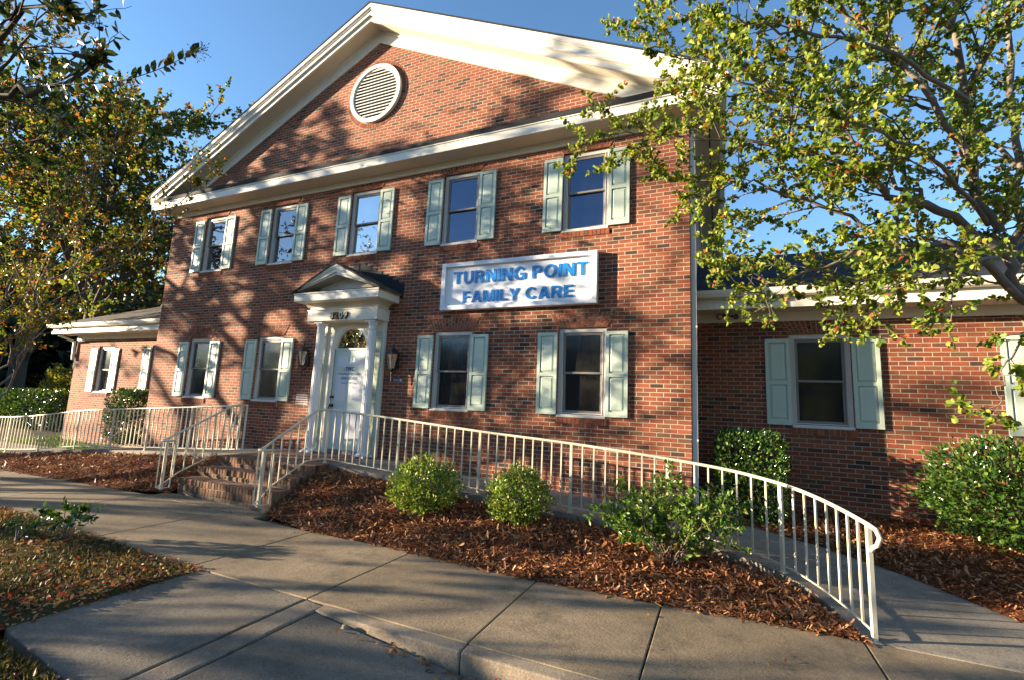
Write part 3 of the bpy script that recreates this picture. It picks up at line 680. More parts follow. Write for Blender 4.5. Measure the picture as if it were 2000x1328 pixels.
def ring(cx, cz, rx, rz, t, a0, a1, n=26):
    out = []
    for k in range(n):
        u, v_ = math.radians(a0+(a1-a0)*k/n), math.radians(a0+(a1-a0)*(k+1)/n)
        out.append([(cx+rx*math.cos(u), cz+rz*math.sin(u)), (cx+rx*math.cos(v_), cz+rz*math.sin(v_)), (cx+(rx-t)*math.cos(v_), cz+(rz-t*.94)*math.sin(v_)), (cx+(rx-t)*math.cos(u), cz+(rz-t*.94)*math.sin(u))])
    return out
def glyph(ch):
    t = .185; B = lambda x0, x1, z0, z1: [(x0, z0), (x1, z0), (x1, z1), (x0, z1)]
    mir = lambda q, w_: [(w_-x, z) for x, z in q][::-1]
    P_ = [[B(0, t, 0, 1)], [B(t, .38, .83, 1)], [B(t, .38, .42, .59)], ring(.38, .71, .30, .29, t, -90, 90)]
    G = {'T': (.70, [[B(0, .70, 1-t*.92, 1)], [B(.35-t/2, .35+t/2, 0, 1-t*.92)]]), 'I': (t, [[B(0, t, 0, 1)]]),
         'L': (.58, [[B(0, t, 0, 1)], [B(t, .58, 0, t*.92)]]), 'E': (.64, [[B(0, t, 0, 1)], [B(t, .64, 0, t*.92)], [B(t, .61, .42, .58)], [B(t, .63, 1-t*.92, 1)]]),
         'F': (.60, [[B(0, t, 0, 1)], [B(t, .56, .40, .56)], [B(t, .60, 1-t*.92, 1)]]), 'P': (.68, P_), 'R': (.73, P_+[[[(.34, .44), (.50, 0), (.73, 0), (.55, .46)]]]),
         'N': (.73, [[B(0, t, 0, 1)], [B(.73-t, .73, 0, 1)], [[(0, 1), (.73-t*1.15, 0), (.73, 0), (t*1.15, 1)]]]),
         'M': (.88, [[B(0, t, 0, 1)], [B(.88-t, .88, 0, 1)], [[(0, 1), (.36, 0), (.50, 0), (t*1.25, 1)]], [mir([(0, 1), (.36, 0), (.50, 0), (t*1.25, 1)], .88)]]),
         'A': (.80, [[[(0, 0), (t*1.12, 0), (.47, 1), (.29, 1)]], [mir([(0, 0), (t*1.12, 0), (.47, 1), (.29, 1)], .80)], [B(.2, .6, .20, .36)]]),
         'Y': (.76, [[[(0, 1), (.30, .38), (.45, .42), (.22, 1)]], [mir([(0, 1), (.30, .38), (.45, .42), (.22, 1)], .76)], [B(.38-t/2, .38+t/2, 0, .45)]]),
         'U': (.72, [[B(0, t, .36, 1)], [B(.72-t, .72, .36, 1)], ring(.36, .36, .36, .38, t, 180, 360)]),
         'O': (.84, [ring(.42, .5, .42, .525, t, 0, 360, 40)]), 'C': (.80, [ring(.42, .5, .42, .525, t, 38, 322, 34)]),
         'G': (.82, [ring(.42, .5, .42, .525, t, 38, 335, 34), [B(.44, .82, .36, .52)], [B(.82-t*.8, .82, .02, .36)]])}
    return G[ch]
def sign_word(word, x, z, cap, width, parent, mat, y, depth=.03):
    gap = .115; adv = 0; items = []
    for ch in word:
        if ch == ' ': adv += .34; continue
        w_, pc = glyph(ch); items.append((adv, pc)); adv += w_+gap
    sx = width/(adv-gap)
    for x0, pc in items:
        m = MB()
        for k, polys in enumerate(pc):
            for q in polys:
                q = [(x+(x0+a_)*sx, z+b_*cap) for a_, b_ in q]
                ar = sum(q[i][0]*q[(i+1) % len(q)][1]-q[(i+1) % len(q)][0]*q[i][1] for i in range(len(q)))
                m.prism(q if ar > 0 else q[::-1], y-.0005*k, y+depth-.001*k)
        m.build('letter', mat, parent)
decal = [('TPFC', .115, 'navy', -6.97, 1.575, .24, .004), ('Turning Point Family Care, PLLC', .055, 'ink', -6.97, 1.50, .62, .0012), ('(704) 482-0232', .07, 'navy', -6.97, 1.40, .43, .002), ('www.TPFCNC.org', .06, 'ink', -6.97, 1.31, .40, .0018)]
for s_, sz, mt_, x, z, wd, bo in decal: text_mesh('door_lettering', s_, sz, mt_, x, -.0425, z, dr, .0006, bo*.4, wd, align='CENTER')
m = MB(); m.lathe(0, 0, [(.016, 0), (.016, .002)], 10); m.v = [(-7.125+a, -.041-c, 1.61+b) for a, b, c in m.v]; m.build('door_emblem', 'orange_numeral', dr, (0, 0, 0))
m = MB(); m.box(-7.03, -6.93, -.040, -.034, 1.67, 1.75); m.build('door_notice', 'door_panel', dr, (0, 0, 0))

sg = empty('wall_sign', (-3.325, 0, 2.72), 'large white framed sign with blue raised letters between the upper and lower windows', 'sign')
m = MB(); a, b, c, d = -4.835, -1.822, 2.725, 3.635
for q in ((a, b, c, c+.085), (a, b, d-.075, d), (a, a+.085, c+.085, d-.075), (b-.085, b, c+.085, d-.075)): m.box(q[0], q[1], -.135, -.004, q[2], q[3])
m.build('sign_frame', 'sign_frame', sg, bevel=.003)
m = MB(); m.box(a+.08, b-.08, -.075, -.02, c+.08, d-.07); m.build('sign_panel', 'sign_white', sg)
m = MB()
for x in (-4.68, -3.33, -1.98):
    for z in (2.86, 3.50): m.lathe(x, 0, [(.008, 0), (.004, .01)], 8)
m = MB()
for x in (-4.68, -3.33, -1.98):
    for z in (2.84, 3.51): m.box(x-.006, x+.006, -.08, -.07, z-.006, z+.006)
m.build('sign_screws', 'black', sg)
sign_word('TURNING POINT', -4.60, 3.228, .235, 2.61, sg, 'blue', -.092, .02)
sign_word('FAMILY CARE', -4.375, 2.862, .212, 2.14, sg, 'blue', -.092, .02)

nb = empty('house_number', (-7.08, -.39, 2.6), 'ivory numerals 8209 mounted on the white beam over the door', 'house number')
for i, ch in enumerate('8209'):
    text_mesh('numeral', ch, .19, 'orange_numeral' if ch == '2' else 'numeral', -7.295+i*.122, -.412, 2.60, nb, .006, .002, .092)
    text_mesh('numeral_backing', ch, .19, 'black', -7.292+i*.122, -.393, 2.592, nb, .006, .010, .112)
pw = empty('notice_decal', (-8.28, 0, .84), 'weathered white lettering decal on the brick left of the doorway', 'notice')
m = MB(); r = random.Random(3)
for row in range(5):
    x = -8.44; z = 1.035-row*.048
    while x < -8.12:
        l = r.uniform(.012, .035); m.box(x, x+l, -.004, -.001, z+r.uniform(0, .004), z+.02+r.uniform(0, .012)); x += l+r.uniform(.004, .012)
m.build('faded_lettering', 'plaque_white', pw)
pb = empty('plate', (-5.77, 0, 1.37), 'small dark blue plate with pale round emblem right of the doorway', 'plaque')
m = MB(); m.box(-5.885, -5.665, -.012, -.002, 1.385, 1.445); m.build('plate_body', 'plaque_blue', pb)
m = MB(); m.lathe(0, 0, [(.025, 0), (.025, .003)], 14); m.v = [(-5.70+p, -.012-s, 1.415+q) for p, q, s in m.v]
for k in range(6): m.box(-5.87+k*.022, -5.855+k*.022, -.014, -.011, 1.407, 1.42)
m.build('plate_emblem', 'door_panel', pb)

# ---- wall lanterns
def lantern(x, zc, label):
    L = empty('wall_lantern', (x, -.002, zc), label, 'lantern', 'wall lanterns beside the door')
    y = -.16; b = MB(); s = .085
    b.tube([(x, -.005, zc-.08), (x, -.07, zc-.27), (x, y, zc-.28), (x, y, zc-.20)], .014, 8); b.tube([(x, y, zc-.2), (x, y, zc-.42)], [.016, .008], 8)
    b.box(x-.045, x+.045, -.02, -.004, zc-.16, zc+.02); b.tube([(x, -.01, zc-.02), (x, -.1, zc+.0)], .012, 6)
    b.lathe(x, y, [(.02, zc-.24), (.05, zc-.21), (.062, zc-.185), (.058, zc-.175)], 6)
    b.lathe(x, y, [(.155, zc+.105), (.14, zc+.115), (.115, zc+.155), (.06, zc+.205), (.045, zc+.215), (.03, zc+.225), (.018, zc+.25), (.022, zc+.27), (.006, zc+.31)], 6)
    for k in range(6):
        t = math.pi/3*k; b.tube([(x+.06*math.cos(t), y+.06*math.sin(t), zc-.18), (x+.12*math.cos(t), y+.12*math.sin(t), zc+.11)], .008, 4)
    b.build('lantern_frame', 'black', L)
    g = MB(); g.lathe(x, y, [(.053, zc-.175), (.112, zc+.105)], 6, cap=False); g.build('lantern_glass', 'lamp_glass', L)
    g = MB(); g.lathe(x, y, [(.012, zc-.17), (.012, zc-.06), (.01, zc-.02), (.002, zc+.01)], 8); g.build('candle', 'column', L)
lantern(-8.19, 1.86, 'black wall lantern on the brick left of the doorway columns')
lantern(-5.82, 1.80, 'black wall lantern on the brick right of the doorway columns')
fl = empty('floodlight', (.09, .95, 2.66), 'small twin floodlight with clear lamp under the right wing eave', 'floodlight')
m = MB(); m.tube([(.12, 1.08, 2.68), (.12, 1.0, 2.66)], .03, 10); m.tube([(.16, 1.02, 2.66), (.25, .98, 2.63), (.28, .92, 2.62)], [.012, .02, .05], 10); m.tube([(.1, 1.02, 2.66), (.06, .98, 2.64)], .015, 8); m.build('floodlight_body', 'black', fl)
m = MB(); m.tube([(.06, 1.0, 2.645), (.04, .96, 2.64), (.02, .92, 2.63), (.01, .89, 2.625)], [.02, .05, .055, .03], 12); m.build('lamp', 'lamp_glass', fl, smooth=True)
# ================================================================== GROUND, WALKS, STEPS
st = lambda o: tag(o, kind='structure')
m = MB(); m.add([(-900, -900, -1.05), (900, -900, -1.05), (900, 900, -1.05), (-900, 900, -1.05)], [(0, 1, 2, 3)]); st(m.build('ground', 'lawn_base'))
def strip(mb, xs, ya, yb, th=.22, dz=0, gz=Gz, end=.006):
    for x0, x1 in zip(xs[:-1], xs[1:]):
        a, b = x0+end, x1-end; za, zb = gz(a)+dz, gz(b)+dz
        q = [(a, ya, za), (b, ya, zb), (b, yb, zb), (a, yb, za)]; mb.hexa([(x, y, z-th) for x, y, z in q], q)
JX = [-30, -28, -26, -24, -22, -20, -18, -16.2, -14.6, -13, -11.4, -9.8, -8.35, -6.6, -4.89, -3.31, -1.72, -.51, 1.03, 2.6, 4.2, 5.8, 7.4, 9, 11, 14, 18]
m = MB(); strip(m, JX, -4.28, -2.73); o = st(m.build('sidewalk', 'concrete', bevel=.008))
m = MB(); strip(m, [-8.34, -6.0], -2.718, -2.44, .2, 0, Gz, 0); st(m.build('steps_apron', 'concrete'))
m = MB(); strip(m, [-30, -14, -8.5, -5, 0, 18], -4.27, -2.6, .1, -.03, Gz, 0); st(m.build('joint_bed', 'dirt'))
# pedestrian ramp down to the street, flush kerb strip, street apron
m = MB(); g = -.738
m.hexa([(-4.72, -4.295, g-.3), (-3.325, -4.295, g-.3), (-3.325, -5.86, g-.3), (-4.72, -5.70, g-.3)][::-1], [(-4.72, -4.295, g), (-3.325, -4.295, g), (-3.325, -5.86, g-.005), (-4.72, -5.70, g)][::-1])
m.hexa([(-4.735, -5.715, g-.3), (-4.735, -5.86, g-.3), (-30, -5.86, g-.3), (-30, -5.715, g-.3)], [(-4.735, -5.715, g), (-4.735, -5.86, g), (-30, -5.86, g), (-30, -5.715, g)])
st(m.build('crossing_ramp', 'concrete_grey', bevel=.01))
m = MB()
for y0, y1 in ((-4.30, -7.3), (-7.31, -10.3), (-10.31, -14)):
    m.hexa([(-3.295, y1, g-.3), (-3.10, y1, g-.3), (-3.10, y0, g-.3), (-3.295, y0, g-.3)], [(-3.295, y1, g), (-3.10, y1, g-.012), (-3.10, y0, g-.012), (-3.295, y0, g)])
for x0, x1, z1 in ((-3.10, -1.72, 0), (-1.71, .8, 0), (.81, 3.4, 0), (3.41, 9, 0), (9.01, 18, 0)):
    m.hexa([(x0, -4.42, g-.5), (x1, -4.42, g-.5), (x1, -4.287, g-.5), (x0, -4.287, g-.5)], [(x0, -4.405, g-.012), (x1, -4.405, g-.012), (x1, -4.287, g-.004), (x0, -4.287, g-.004)])
st(m.build('kerb', 'kerb', bevel=.012))
m = MB(); q = [(-3.085, -9, g-.014), (-1.55, -9, -.905), (-1.68, -4.43, -.885), (-3.06, -4.43, g-.014)]
m.hexa([(x, y, z-.15) for x, y, z in q], q); st(m.build('street_apron', 'concrete_grey', bevel=.008))
m = MB(); m.add([(-1.6, -40, -.99), (80, -40, -.99), (80, -4.41, -.93), (-1.6, -4.41, -.91)], [(0, 1, 2, 3)]); m.add([(-60, -40, -.985), (-1.5, -40, -.985), (-1.5, -9.02, -.93), (-3.3, -9.02, -.93), (-60, -9.02, -.93)], [(0, 1, 2, 3, 4)]); st(m.build('street', 'asphalt'))

# brick landing and steps
es = empty('entrance_steps', (-7.15, -1.2, -.75), 'brick steps with rowlock treads rising to the landing in front of the door', 'steps')
X0, X1 = -8.25, -6.05
rr_ = random.Random(9)
for nm, ya, yb, zt, zl in (('landing', -1.78, -.001, -.10, -.258), ('step', -2.09, -1.781, -.258, -.416), ('step', -2.40, -2.091, -.416, -.63)):
    o = MB().box(X0+.012, X1-.012, ya+.014, yb, -1.0, zt-.012).build(nm, 'step_mortar', es)
    MB().box(X0+.004, X1-.004, ya+.09, yb-.0, zt-.011, zt).build('tread', 'tread_brick', o, (0, 0, 0))
    b = MB(); n = 31; w_ = (X1-X0)/n; hb = .098
    for k in range(n):      # rowlock nosing and the course below it
        x = X0+k*w_; e = .0045; j = rr_.uniform(0, .007); jz = rr_.uniform(-.003, .003)
        b.box(x+e, x+w_-e, ya-j, ya+.088, zt-hb+.006, zt+.002+jz)
        z1 = zt-hb-.004; z0 = max(z1-.062, zl-.05)
        if k % 3 != 2 or True: b.box(x+e, x+w_-e, ya+.012-rr_.uniform(0, .006), ya+.08, zl+.004 if nm != 'step' or zl > -.5 else z0-.05, z1)
        if zl < -.5: b.box(x+e+.01, x+w_-e, ya+.016-rr_.uniform(0, .006), ya+.08, -.70, z0-.058)
    for y0 in np.arange(ya+.095, min(yb, ya+.6)-.05, w_):
        for sx, xa in ((0, X0), (1, X1-.03)): b.box(xa-(0.003 if not sx else 0), xa+.03+(.003 if sx else 0), y0+.004, y0+w_-.004, zt-hb+.006, zt-.002)
    b.build('nosing_brick', 'tan_brick', o, (0, 0, 0), bevel=.006)
# ramps either side of the landing
OUT = [(-6.052, -1.33, -.10), (-5.0, -1.33, -.17), (-4.72, -1.33, -.19), (-3.26, -1.33, -.294), (-1.85, -1.35, -.37), (-.55, -1.40, -.46), (.1, -1.49, -.53), (.56, -1.70, -.60), (.80, -2.0, -.65), (.95, -2.33, -.70), (1.03, -2.72, -.742)]
INN = [(-6.052, -.002, -.10), (-5.0, -.002, -.17), (-4.72, -.002, -.19), (-3.26, -.002, -.294), (-1.85, -.002, -.37), (-.40, -.002, -.46), (.4, .12, -.53), (1.15, -.22, -.60), (1.9, -.9, -.66), (2.45, -1.7, -.71), (2.75, -2.72, -.742)]
def loft(mb, A, B, th):
    A = [np.array(p) for p in A]; B = [np.array(p) for p in B]; n = len(A); dz = np.array([0, 0, th])
    vs = [*A, *B, *[p-dz for p in A], *[p-dz for p in B]]
    fs = []
    for i in range(n-1): fs += [(i, i+1, n+i+1, n+i), (2*n+i, 3*n+i, 3*n+i+1, 2*n+i+1), (i, 2*n+i, 2*n+i+1, i+1), (n+i, n+i+1, 3*n+i+1, 3*n+i)]
    fs += [(0, n, 3*n, 2*n), (n-1, 3*n-1, 4*n-1, 2*n-1)][:1]+[(n-1, 3*n-1, 4*n-1, 2*n-1)]
    mb.add(vs, fs)
def smoothp(P, k=4):
    P = np.array(P, float); t = np.arange(len(P)); tt = np.linspace(0, len(P)-1, (len(P)-1)*k+1); out = []
    for u in tt:
        i = min(int(u), len(P)-2); f = u-i; p0 = P[max(i-1, 0)]; p1 = P[i]; p2 = P[i+1]; p3 = P[min(i+2, len(P)-1)]
        out.append(.5*((2*p1)+(-p0+p2)*f+(2*p0-5*p1+4*p2-p3)*f*f+(-p0+3*p1-3*p2+p3)*f**3))
    return np.array(out)
m = MB(); loft(m, smoothp(OUT), smoothp(INN), .4); st(m.build('right_ramp', 'concrete_ramp'))
OUTL = [(-8.252, -1.33, -.10), (-9.9, -1.33, -.20), (-11.3, -1.33, -.28), (-12.6, -1.33, -.36), (-14.0, -1.35, -.45), (-15.5, -1.39, -.62), (-17.0, -1.42, -.74), (-30, -1.6, -.9)]
INNL = [(x, -.002 if x > -13.75 else -.05, z) for x, y, z in OUTL]
m = MB(); loft(m, smoothp(OUTL), smoothp(INNL), .4); st(m.build('left_ramp', 'concrete_ramp'))

# mulch beds
from mathutils import noise as MN
def nz(x, y, s=1.0): return MN.noise(Vector((x*s, y*s, 0)))
def interp(P, x): P = sorted((a, b, c) for a, b, c in P); xs = [p[0] for p in P]; return float(np.interp(x, xs, [p[1] for p in P])), float(np.interp(x, xs, [p[2] for p in P]))
FR1 = [(-6.05, -2.50), (-5.6, -2.60), (-5.0, -2.70), (-4.1, -2.73), (-2.7, -2.82), (-2.0, -2.86), (-1.2, -2.84), (-.5, -2.81), (.35, -2.76), (1.0, -2.735), (1.06, -2.73)]
def bed1(x, v):
    yb, zb = interp(OUT, x); yf = float(np.interp(x, [p[0] for p in FR1], [p[1] for p in FR1])); y = yf+(yb-yf)*v
    z0 = Gz(x)+.006; z1 = zb-.09; s = v*v*(3-2*v); s = .55*s+.45*(1-(1-v)**2)
    return x, y, z0+(z1-z0)*s+.02*math.sin(math.pi*v)+.035*nz(x, y, 2.2)*min(1, 4*v)+.02*nz(x, y, 7)*min(1, 4*v)
def bedL(x, v):
    yb, zb = interp(OUTL, x); yf = -2.745 if x < -9 else float(np.interp(x, [-9, -8.25], [-2.72, -2.5])); y = yf+(yb-yf)*v
    z0 = Gz(x)+.006; z1 = max(zb-.10, z0+.0); s = .5*v*v*(3-2*v)+.5*(1-(1-v)**2)
    return x, y, z0+(z1-z0)*s+.035*nz(x, y, 2.2)*min(1, 4*v)+.03*math.sin(math.pi*v)
def bed2(x, v):
    if x <= 2.75: yf, zf = interp(INN[5:], x)
    else: yf, zf = -2.73, -.74
    y = yf+(1.12-yf)*v; zb = -.40; return x, y, zf+.004+(zb-zf)*(v**.8)+.03*nz(x, y, 2.0)*min(1, 5*v)*1.2
def bed(name, fn, xs, nv, chips, xr, lab):
    V = [fn(x, k/(nv-1)) for x in xs for k in range(nv)]
    F = [(i*nv+k, (i+1)*nv+k, (i+1)*nv+k+1, i*nv+k+1) for i in range(len(xs)-1) for k in range(nv-1)]
    o = fast_mesh(name, np.array(V), np.array(F), 'mulch_base', smooth=True); st(o)
    r = RNG; u = r.uniform(xr[0], xr[1], chips); v = r.uniform(-.012, 1, chips)**.9 if False else r.uniform(-.015, 1.0, chips)
    P = np.array([fn(a, max(b, 0)) for a, b in zip(u, v)]); P[:, 1] -= np.where(v < 0, r.uniform(0, .05, chips), 0)
    P[:, 2] += r.uniform(0, .028, chips)
    D = r.normal(size=(chips, 3)); D[:, 2] = D[:, 2]*.38+.12
    VV, FF = leaves(P, D, r.gamma(2.6, .0125, chips)+.010, 'chip', up=(0, 0, 1.2)); c = fast_mesh(name+'_chips', VV, FF, 'mulch_chip'); tag(c, kind='stuff'); return o
bed('mulch_bed', bed1, np.linspace(-6.048, 1.05, 90), 22, 34000, (-6.05, 1.03), '')
bed('mulch_bed', bedL, np.linspace(-17, -8.252, 80), 16, 19000, (-16, -8.27), '')
bed('mulch_bed', bed2, list(np.linspace(-.37, 2.74, 40))+list(np.linspace(2.76, 12, 40)), 22, 26000, (-.3, 5.2), '')

# ---- lawns
def lawn(name, xs, ys, zf):
    V = [(x, y, zf(x, y)) for x in xs for y in ys]; n = len(ys)
    F = [(i*n+k, (i+1)*n+k, (i+1)*n+k+1, i*n+k+1) for i in range(len(xs)-1) for k in range(n-1)]
    return st(fast_mesh(name, np.array(V), np.array(F), 'lawn_base', smooth=True))
def edge(z, x, e):
    e = max(0, min(1, e)); return z*e+(Gz(x)-.010)*(1-e)
zi = lambda x, y: edge(Gz(x)+.012+.03*nz(x, y, 1.5)+.02*min(1, max(0, (-4.3-y)*2)), x, min((-4.695-x)/.09, (-4.27-y)/.08, (y+5.74)/.08))
zi2 = lambda x, y: edge(Gz(x)+.02+.03*nz(x, y, 1.5), x, min((-5.84-y)/.08, (-3.285-x)/.08))
lawn('grass_island', list(np.linspace(-30, -12, 20))+list(np.linspace(-11.9, -4.70, 140)), np.linspace(-5.735, -4.275, 40), zi)
lawn('grass_island', np.linspace(-12, -3.29, 120), np.linspace(-9.0, -5.845, 40), zi2)
zb = lambda x, y: -.78+.03*nz(x, y, .5)+.35*min(1, max(0, (y-.5)/8))+.15*min(1, max(0, (-14-x)/10))*min(1, max(0, y/3)) 
lawn('back_lawn', np.linspace(-120, -13.6, 60), np.concatenate([np.linspace(-.04, 9, 24), np.linspace(10, 120, 14)]), zb)
lawn('verge', np.linspace(-60, -16, 30), np.linspace(-2.72, -1.5, 6), lambda x, y: Gz(x)+.02)
def blades(name, n, xr, yr, zf, mat, size=.045, patch=None):
    x = RNG.uniform(*xr, n); y = RNG.uniform(*yr, n)
    if patch: k = np.array([patch(a, b) for a, b in zip(x, y)]) > RNG.uniform(0, 1, n); x, y = x[k], y[k]; n = len(x)
    P = np.stack([x, y, [zf(a, b) for a, b in zip(x, y)]], 1); D = RNG.normal(0, .55, (n, 3)); D[:, 2] = 1
    V, F = leaves(P, D, RNG.uniform(.5, 1.4, n)*size, 'blade'); return tag(fast_mesh(name, V, F, mat), kind='stuff')
pp = lambda x, y: min(1, max(.12, .55+1.3*nz(x, y, 1.6)))
blades('grass', 36000, (-10.5, -4.70), (-5.73, -4.27), zi, 'grass', .04, pp)
blades('grass', 6000, (-4.7, -3.31), (-6.4, -5.85), zi2, 'grass', .05, pp)
blades('grass', 12000, (-8.5, -4.7), (-6.9, -5.85), zi2, 'grass', .05, pp)
blades('grass', 15000, (-21, -14), (-.0, 5), zb, 'grass_green', .10)
blades('grass', 6000, (-22, -16.2), (-2.7, -1.52), lambda x, y: Gz(x)+.02, 'grass_green', .07)
def litter(name, n, xr, yr, zf, size, mat='fallen', patch=None):
    x = RNG.uniform(*xr, n); y = RNG.uniform(*yr, n)
    if patch: k = np.array([patch(a, b) for a, b in zip(x, y)]) > RNG.uniform(0, 1, n); x, y = x[k], y[k]; n = len(x)
    P = np.stack([x, y, [zf(a, b)+.012 for a, b in zip(x, y)]], 1); D = RNG.normal(size=(n, 3)); D[:, 2] = .12+.25*D[:, 2]
    V, F = leaves(P, D, RNG.uniform(.6, 1.3, n)*size, 'oval', up=(0, 0, 1.5)); return tag(fast_mesh(name, V, F, mat), kind='stuff')
litter('fallen_leaves', 9000, (-10.5, -4.68), (-5.74, -4.26), zi, .042, patch=lambda x, y: min(1, .5+1.2*nz(x, y, .9)))
litter('fallen_leaves', 500, (-4.7, -3.3), (-6.4, -5.84), zi2, .042)
litter('fallen_leaves', 260, (-2.75, -.1), (-4.56, -4.425), lambda x, y: float(np.interp(x, [-3, -1.6], [-.77, -.895])), .045, patch=lambda x, y: min(1, (x+2.85)/1.6))
litter('fallen_leaves', 34, (-8, 4), (-4.25, -2.75), lambda x, y: Gz(x), .035)
litter('fallen_leaves', 160, (-5.9, 1.0), (-2.70, -2.0), lambda x, y: bed1(x, .25)[2]+.01, .045)
litter('fallen_leaves', 60, (-8.6, 2.6), (-2.76, -2.71), lambda x, y: Gz(x)+.003, .04)
m = MB()
for k in range(9):
    a = 2*math.pi*k/9; rr = .03*(1+.25*math.sin(k*2.3)); m.v.append((-2.72+rr*math.cos(a), -4.46+.8*rr*math.sin(a), -.79))
for k in range(9):
    a = 2*math.pi*k/9; m.v.append((-2.72+.022*math.cos(a), -4.46+.018*math.sin(a), -.765+.004*math.sin(k*2)))
m.f = [(i, (i+1) % 9, 9+(i+1) % 9, 9+i) for i in range(9)]+[tuple(range(9, 18))]
pe = m.build('pebble', 'kerb', None, (0, 0, 0), smooth=True); tag(pe, 'single tan pebble lying in the gutter at the foot of the kerb', 'pebble')

# ================================================================== RAILINGS
def baluster_proto(h, r, name):
    return MB().box(-r, r, -r, r, .0, h)
def railing(name, label, path, posts, H=.91, spacing=.148, tongue=None, low=.07):
    root = empty(name, tuple(path[0][:3]), label, 'handrail', 'iron handrails beside the entrance steps')
    P4 = np.array([tuple(p)+((H,) if len(p) == 3 else ()) for p in path], float); P = P4[:, :3]; path = [tuple(p) for p in P]; seg = np.linalg.norm(np.diff(P[:, :2], axis=0), axis=1); S = np.concatenate([[0], np.cumsum(seg)])
    at = lambda s: np.array([np.interp(s, S, P[:, i]) for i in range(3)])
    hat = lambda s: float(np.interp(s, S, P4[:, 3]))
    # nearest arc positions of the posts
    ss = np.linspace(0, S[-1], 3000); Q = np.array([at(s) for s in ss])
    ps = sorted(ss[int(np.argmin(np.linalg.norm(Q[:, :2]-np.array(q)[None], axis=1)))] for q in posts)
    top = [p[:3]+np.array([0, 0, p[3]-.012]) for p in P4]
    if tongue: top += [top[-1]+np.array(t) for t in tongue]
    m = MB(); m.tube(top, .0185, 8); m.build('top_rail', 'rail', root, smooth=True)
    m = MB(); m.tube([p+np.array([0, 0, low]) for p in P], .011, 4); m.build('bottom_rail', 'rail', root)
    pm = bm = None
    def place(proto, s, nm, h, z0, r):
        p = at(s)-np.array(path[0]); 
        if proto is None: proto = (MB().box(-r, r, -r, r, z0, h) if nm != 'post' else MB().box(-r, r, -r, r, z0, h).box(-.034, .034, -.034, .034, -.004, .006)).build(nm, 'rail', root, tuple(p)); o = proto
        else: o = proto.copy(); COL.objects.link(o); o.parent = root; o.location = tuple(p)
        o.scale = (1, 1, hat(s)/H); s2 = min(s+.02, S[-1]); d = at(s2)-at(max(s2-.04, 0)); o.rotation_euler = (0, 0, math.atan2(d[1], d[0])); return proto
    for s in ps: pm = place(pm, s, 'post', H-.02, -.03, .017)
    edges = [0]+ps+[S[-1]]
    for a, b in zip(edges[:-1], edges[1:]):
        if b-a < .1: continue
        n = max(1, round((b-a)/spacing))
        for k in range(n+1 if False else n):
            s = a+(b-a)*k/n
            if any(abs(s-q) < .03 for q in ps): continue
            bm = place(bm, s, 'baluster', H-.02, low, .0085)
    return root
curl = lambda cx, cy, z, r, h: [(cx+r*math.cos(a), cy+r*math.sin(a), z, h) for a in np.radians([385, 350, 320, 290, 262, 236, 212, 190])]
RP = curl(-6.10, -2.53, -.625, .105, .845)+[(-6.205, -2.46, -.57, .83), (-6.205, -2.31, -.42, .78), (-6.205, -1.68, -.105, .825), (-6.205, -1.53, -.10, .90), (-6.205, -1.27, -.10, .91)]
RP2 = smoothp([(-6.205, -1.27, -.10), (-5.0, -1.26, -.17), (-4.72, -1.255, -.19), (-3.26, -1.24, -.294), (-1.85, -1.27, -.37), (-.6, -1.32, -.465), (.1, -1.42, -.53), (.584, -1.66, -.60), (.83, -1.98, -.65), (1.0, -2.35, -.70), (1.11, -2.70, -.742)], 5)
railing('handrail', 'long cream iron handrail along the steps and the right hand ramp, with a scrolled end', RP+[tuple(p) for p in RP2[1:]],
        [(-6.205, -2.50), (-6.205, -1.27), (-4.72, -1.255), (-3.26, -1.24), (-1.85, -1.27), (-.6, -1.32), (.584, -1.66), (1.11, -2.70)],
        tongue=[(.03, -.09, -.02), (.045, -.125, -.075), (.03, -.10, -.14), (.012, -.06, -.165), (.008, -.03, -.20)])
LP = curl(-8.36, -2.55, -.625, .10, .83)+[(-8.455, -2.48, -.57, .82), (-8.40, -2.31, -.42, .78), (-8.30, -1.68, -.105, .825), (-8.30, -1.53, -.10, .90), (-8.30, -1.25, -.10, .91)]
LP2 = smoothp([(-8.30, -1.25, -.10), (-9.9, -1.25, -.20), (-11.3, -1.25, -.28), (-12.58, -1.26, -.36), (-13.98, -1.27, -.45), (-15.5, -1.31, -.62), (-17.0, -1.34, -.74), (-18.6, -1.38, -.80)], 4)
railing('handrail', 'cream iron handrail left of the steps running back along the left ramp', LP+[tuple(p) for p in LP2[1:]],
        [(-8.455, -2.52), (-8.30, -1.25), (-9.9, -1.25), (-11.3, -1.25), (-12.58, -1.26), (-13.98, -1.27), (-15.5, -1.31), (-17.0, -1.34), (-18.6, -1.38)])
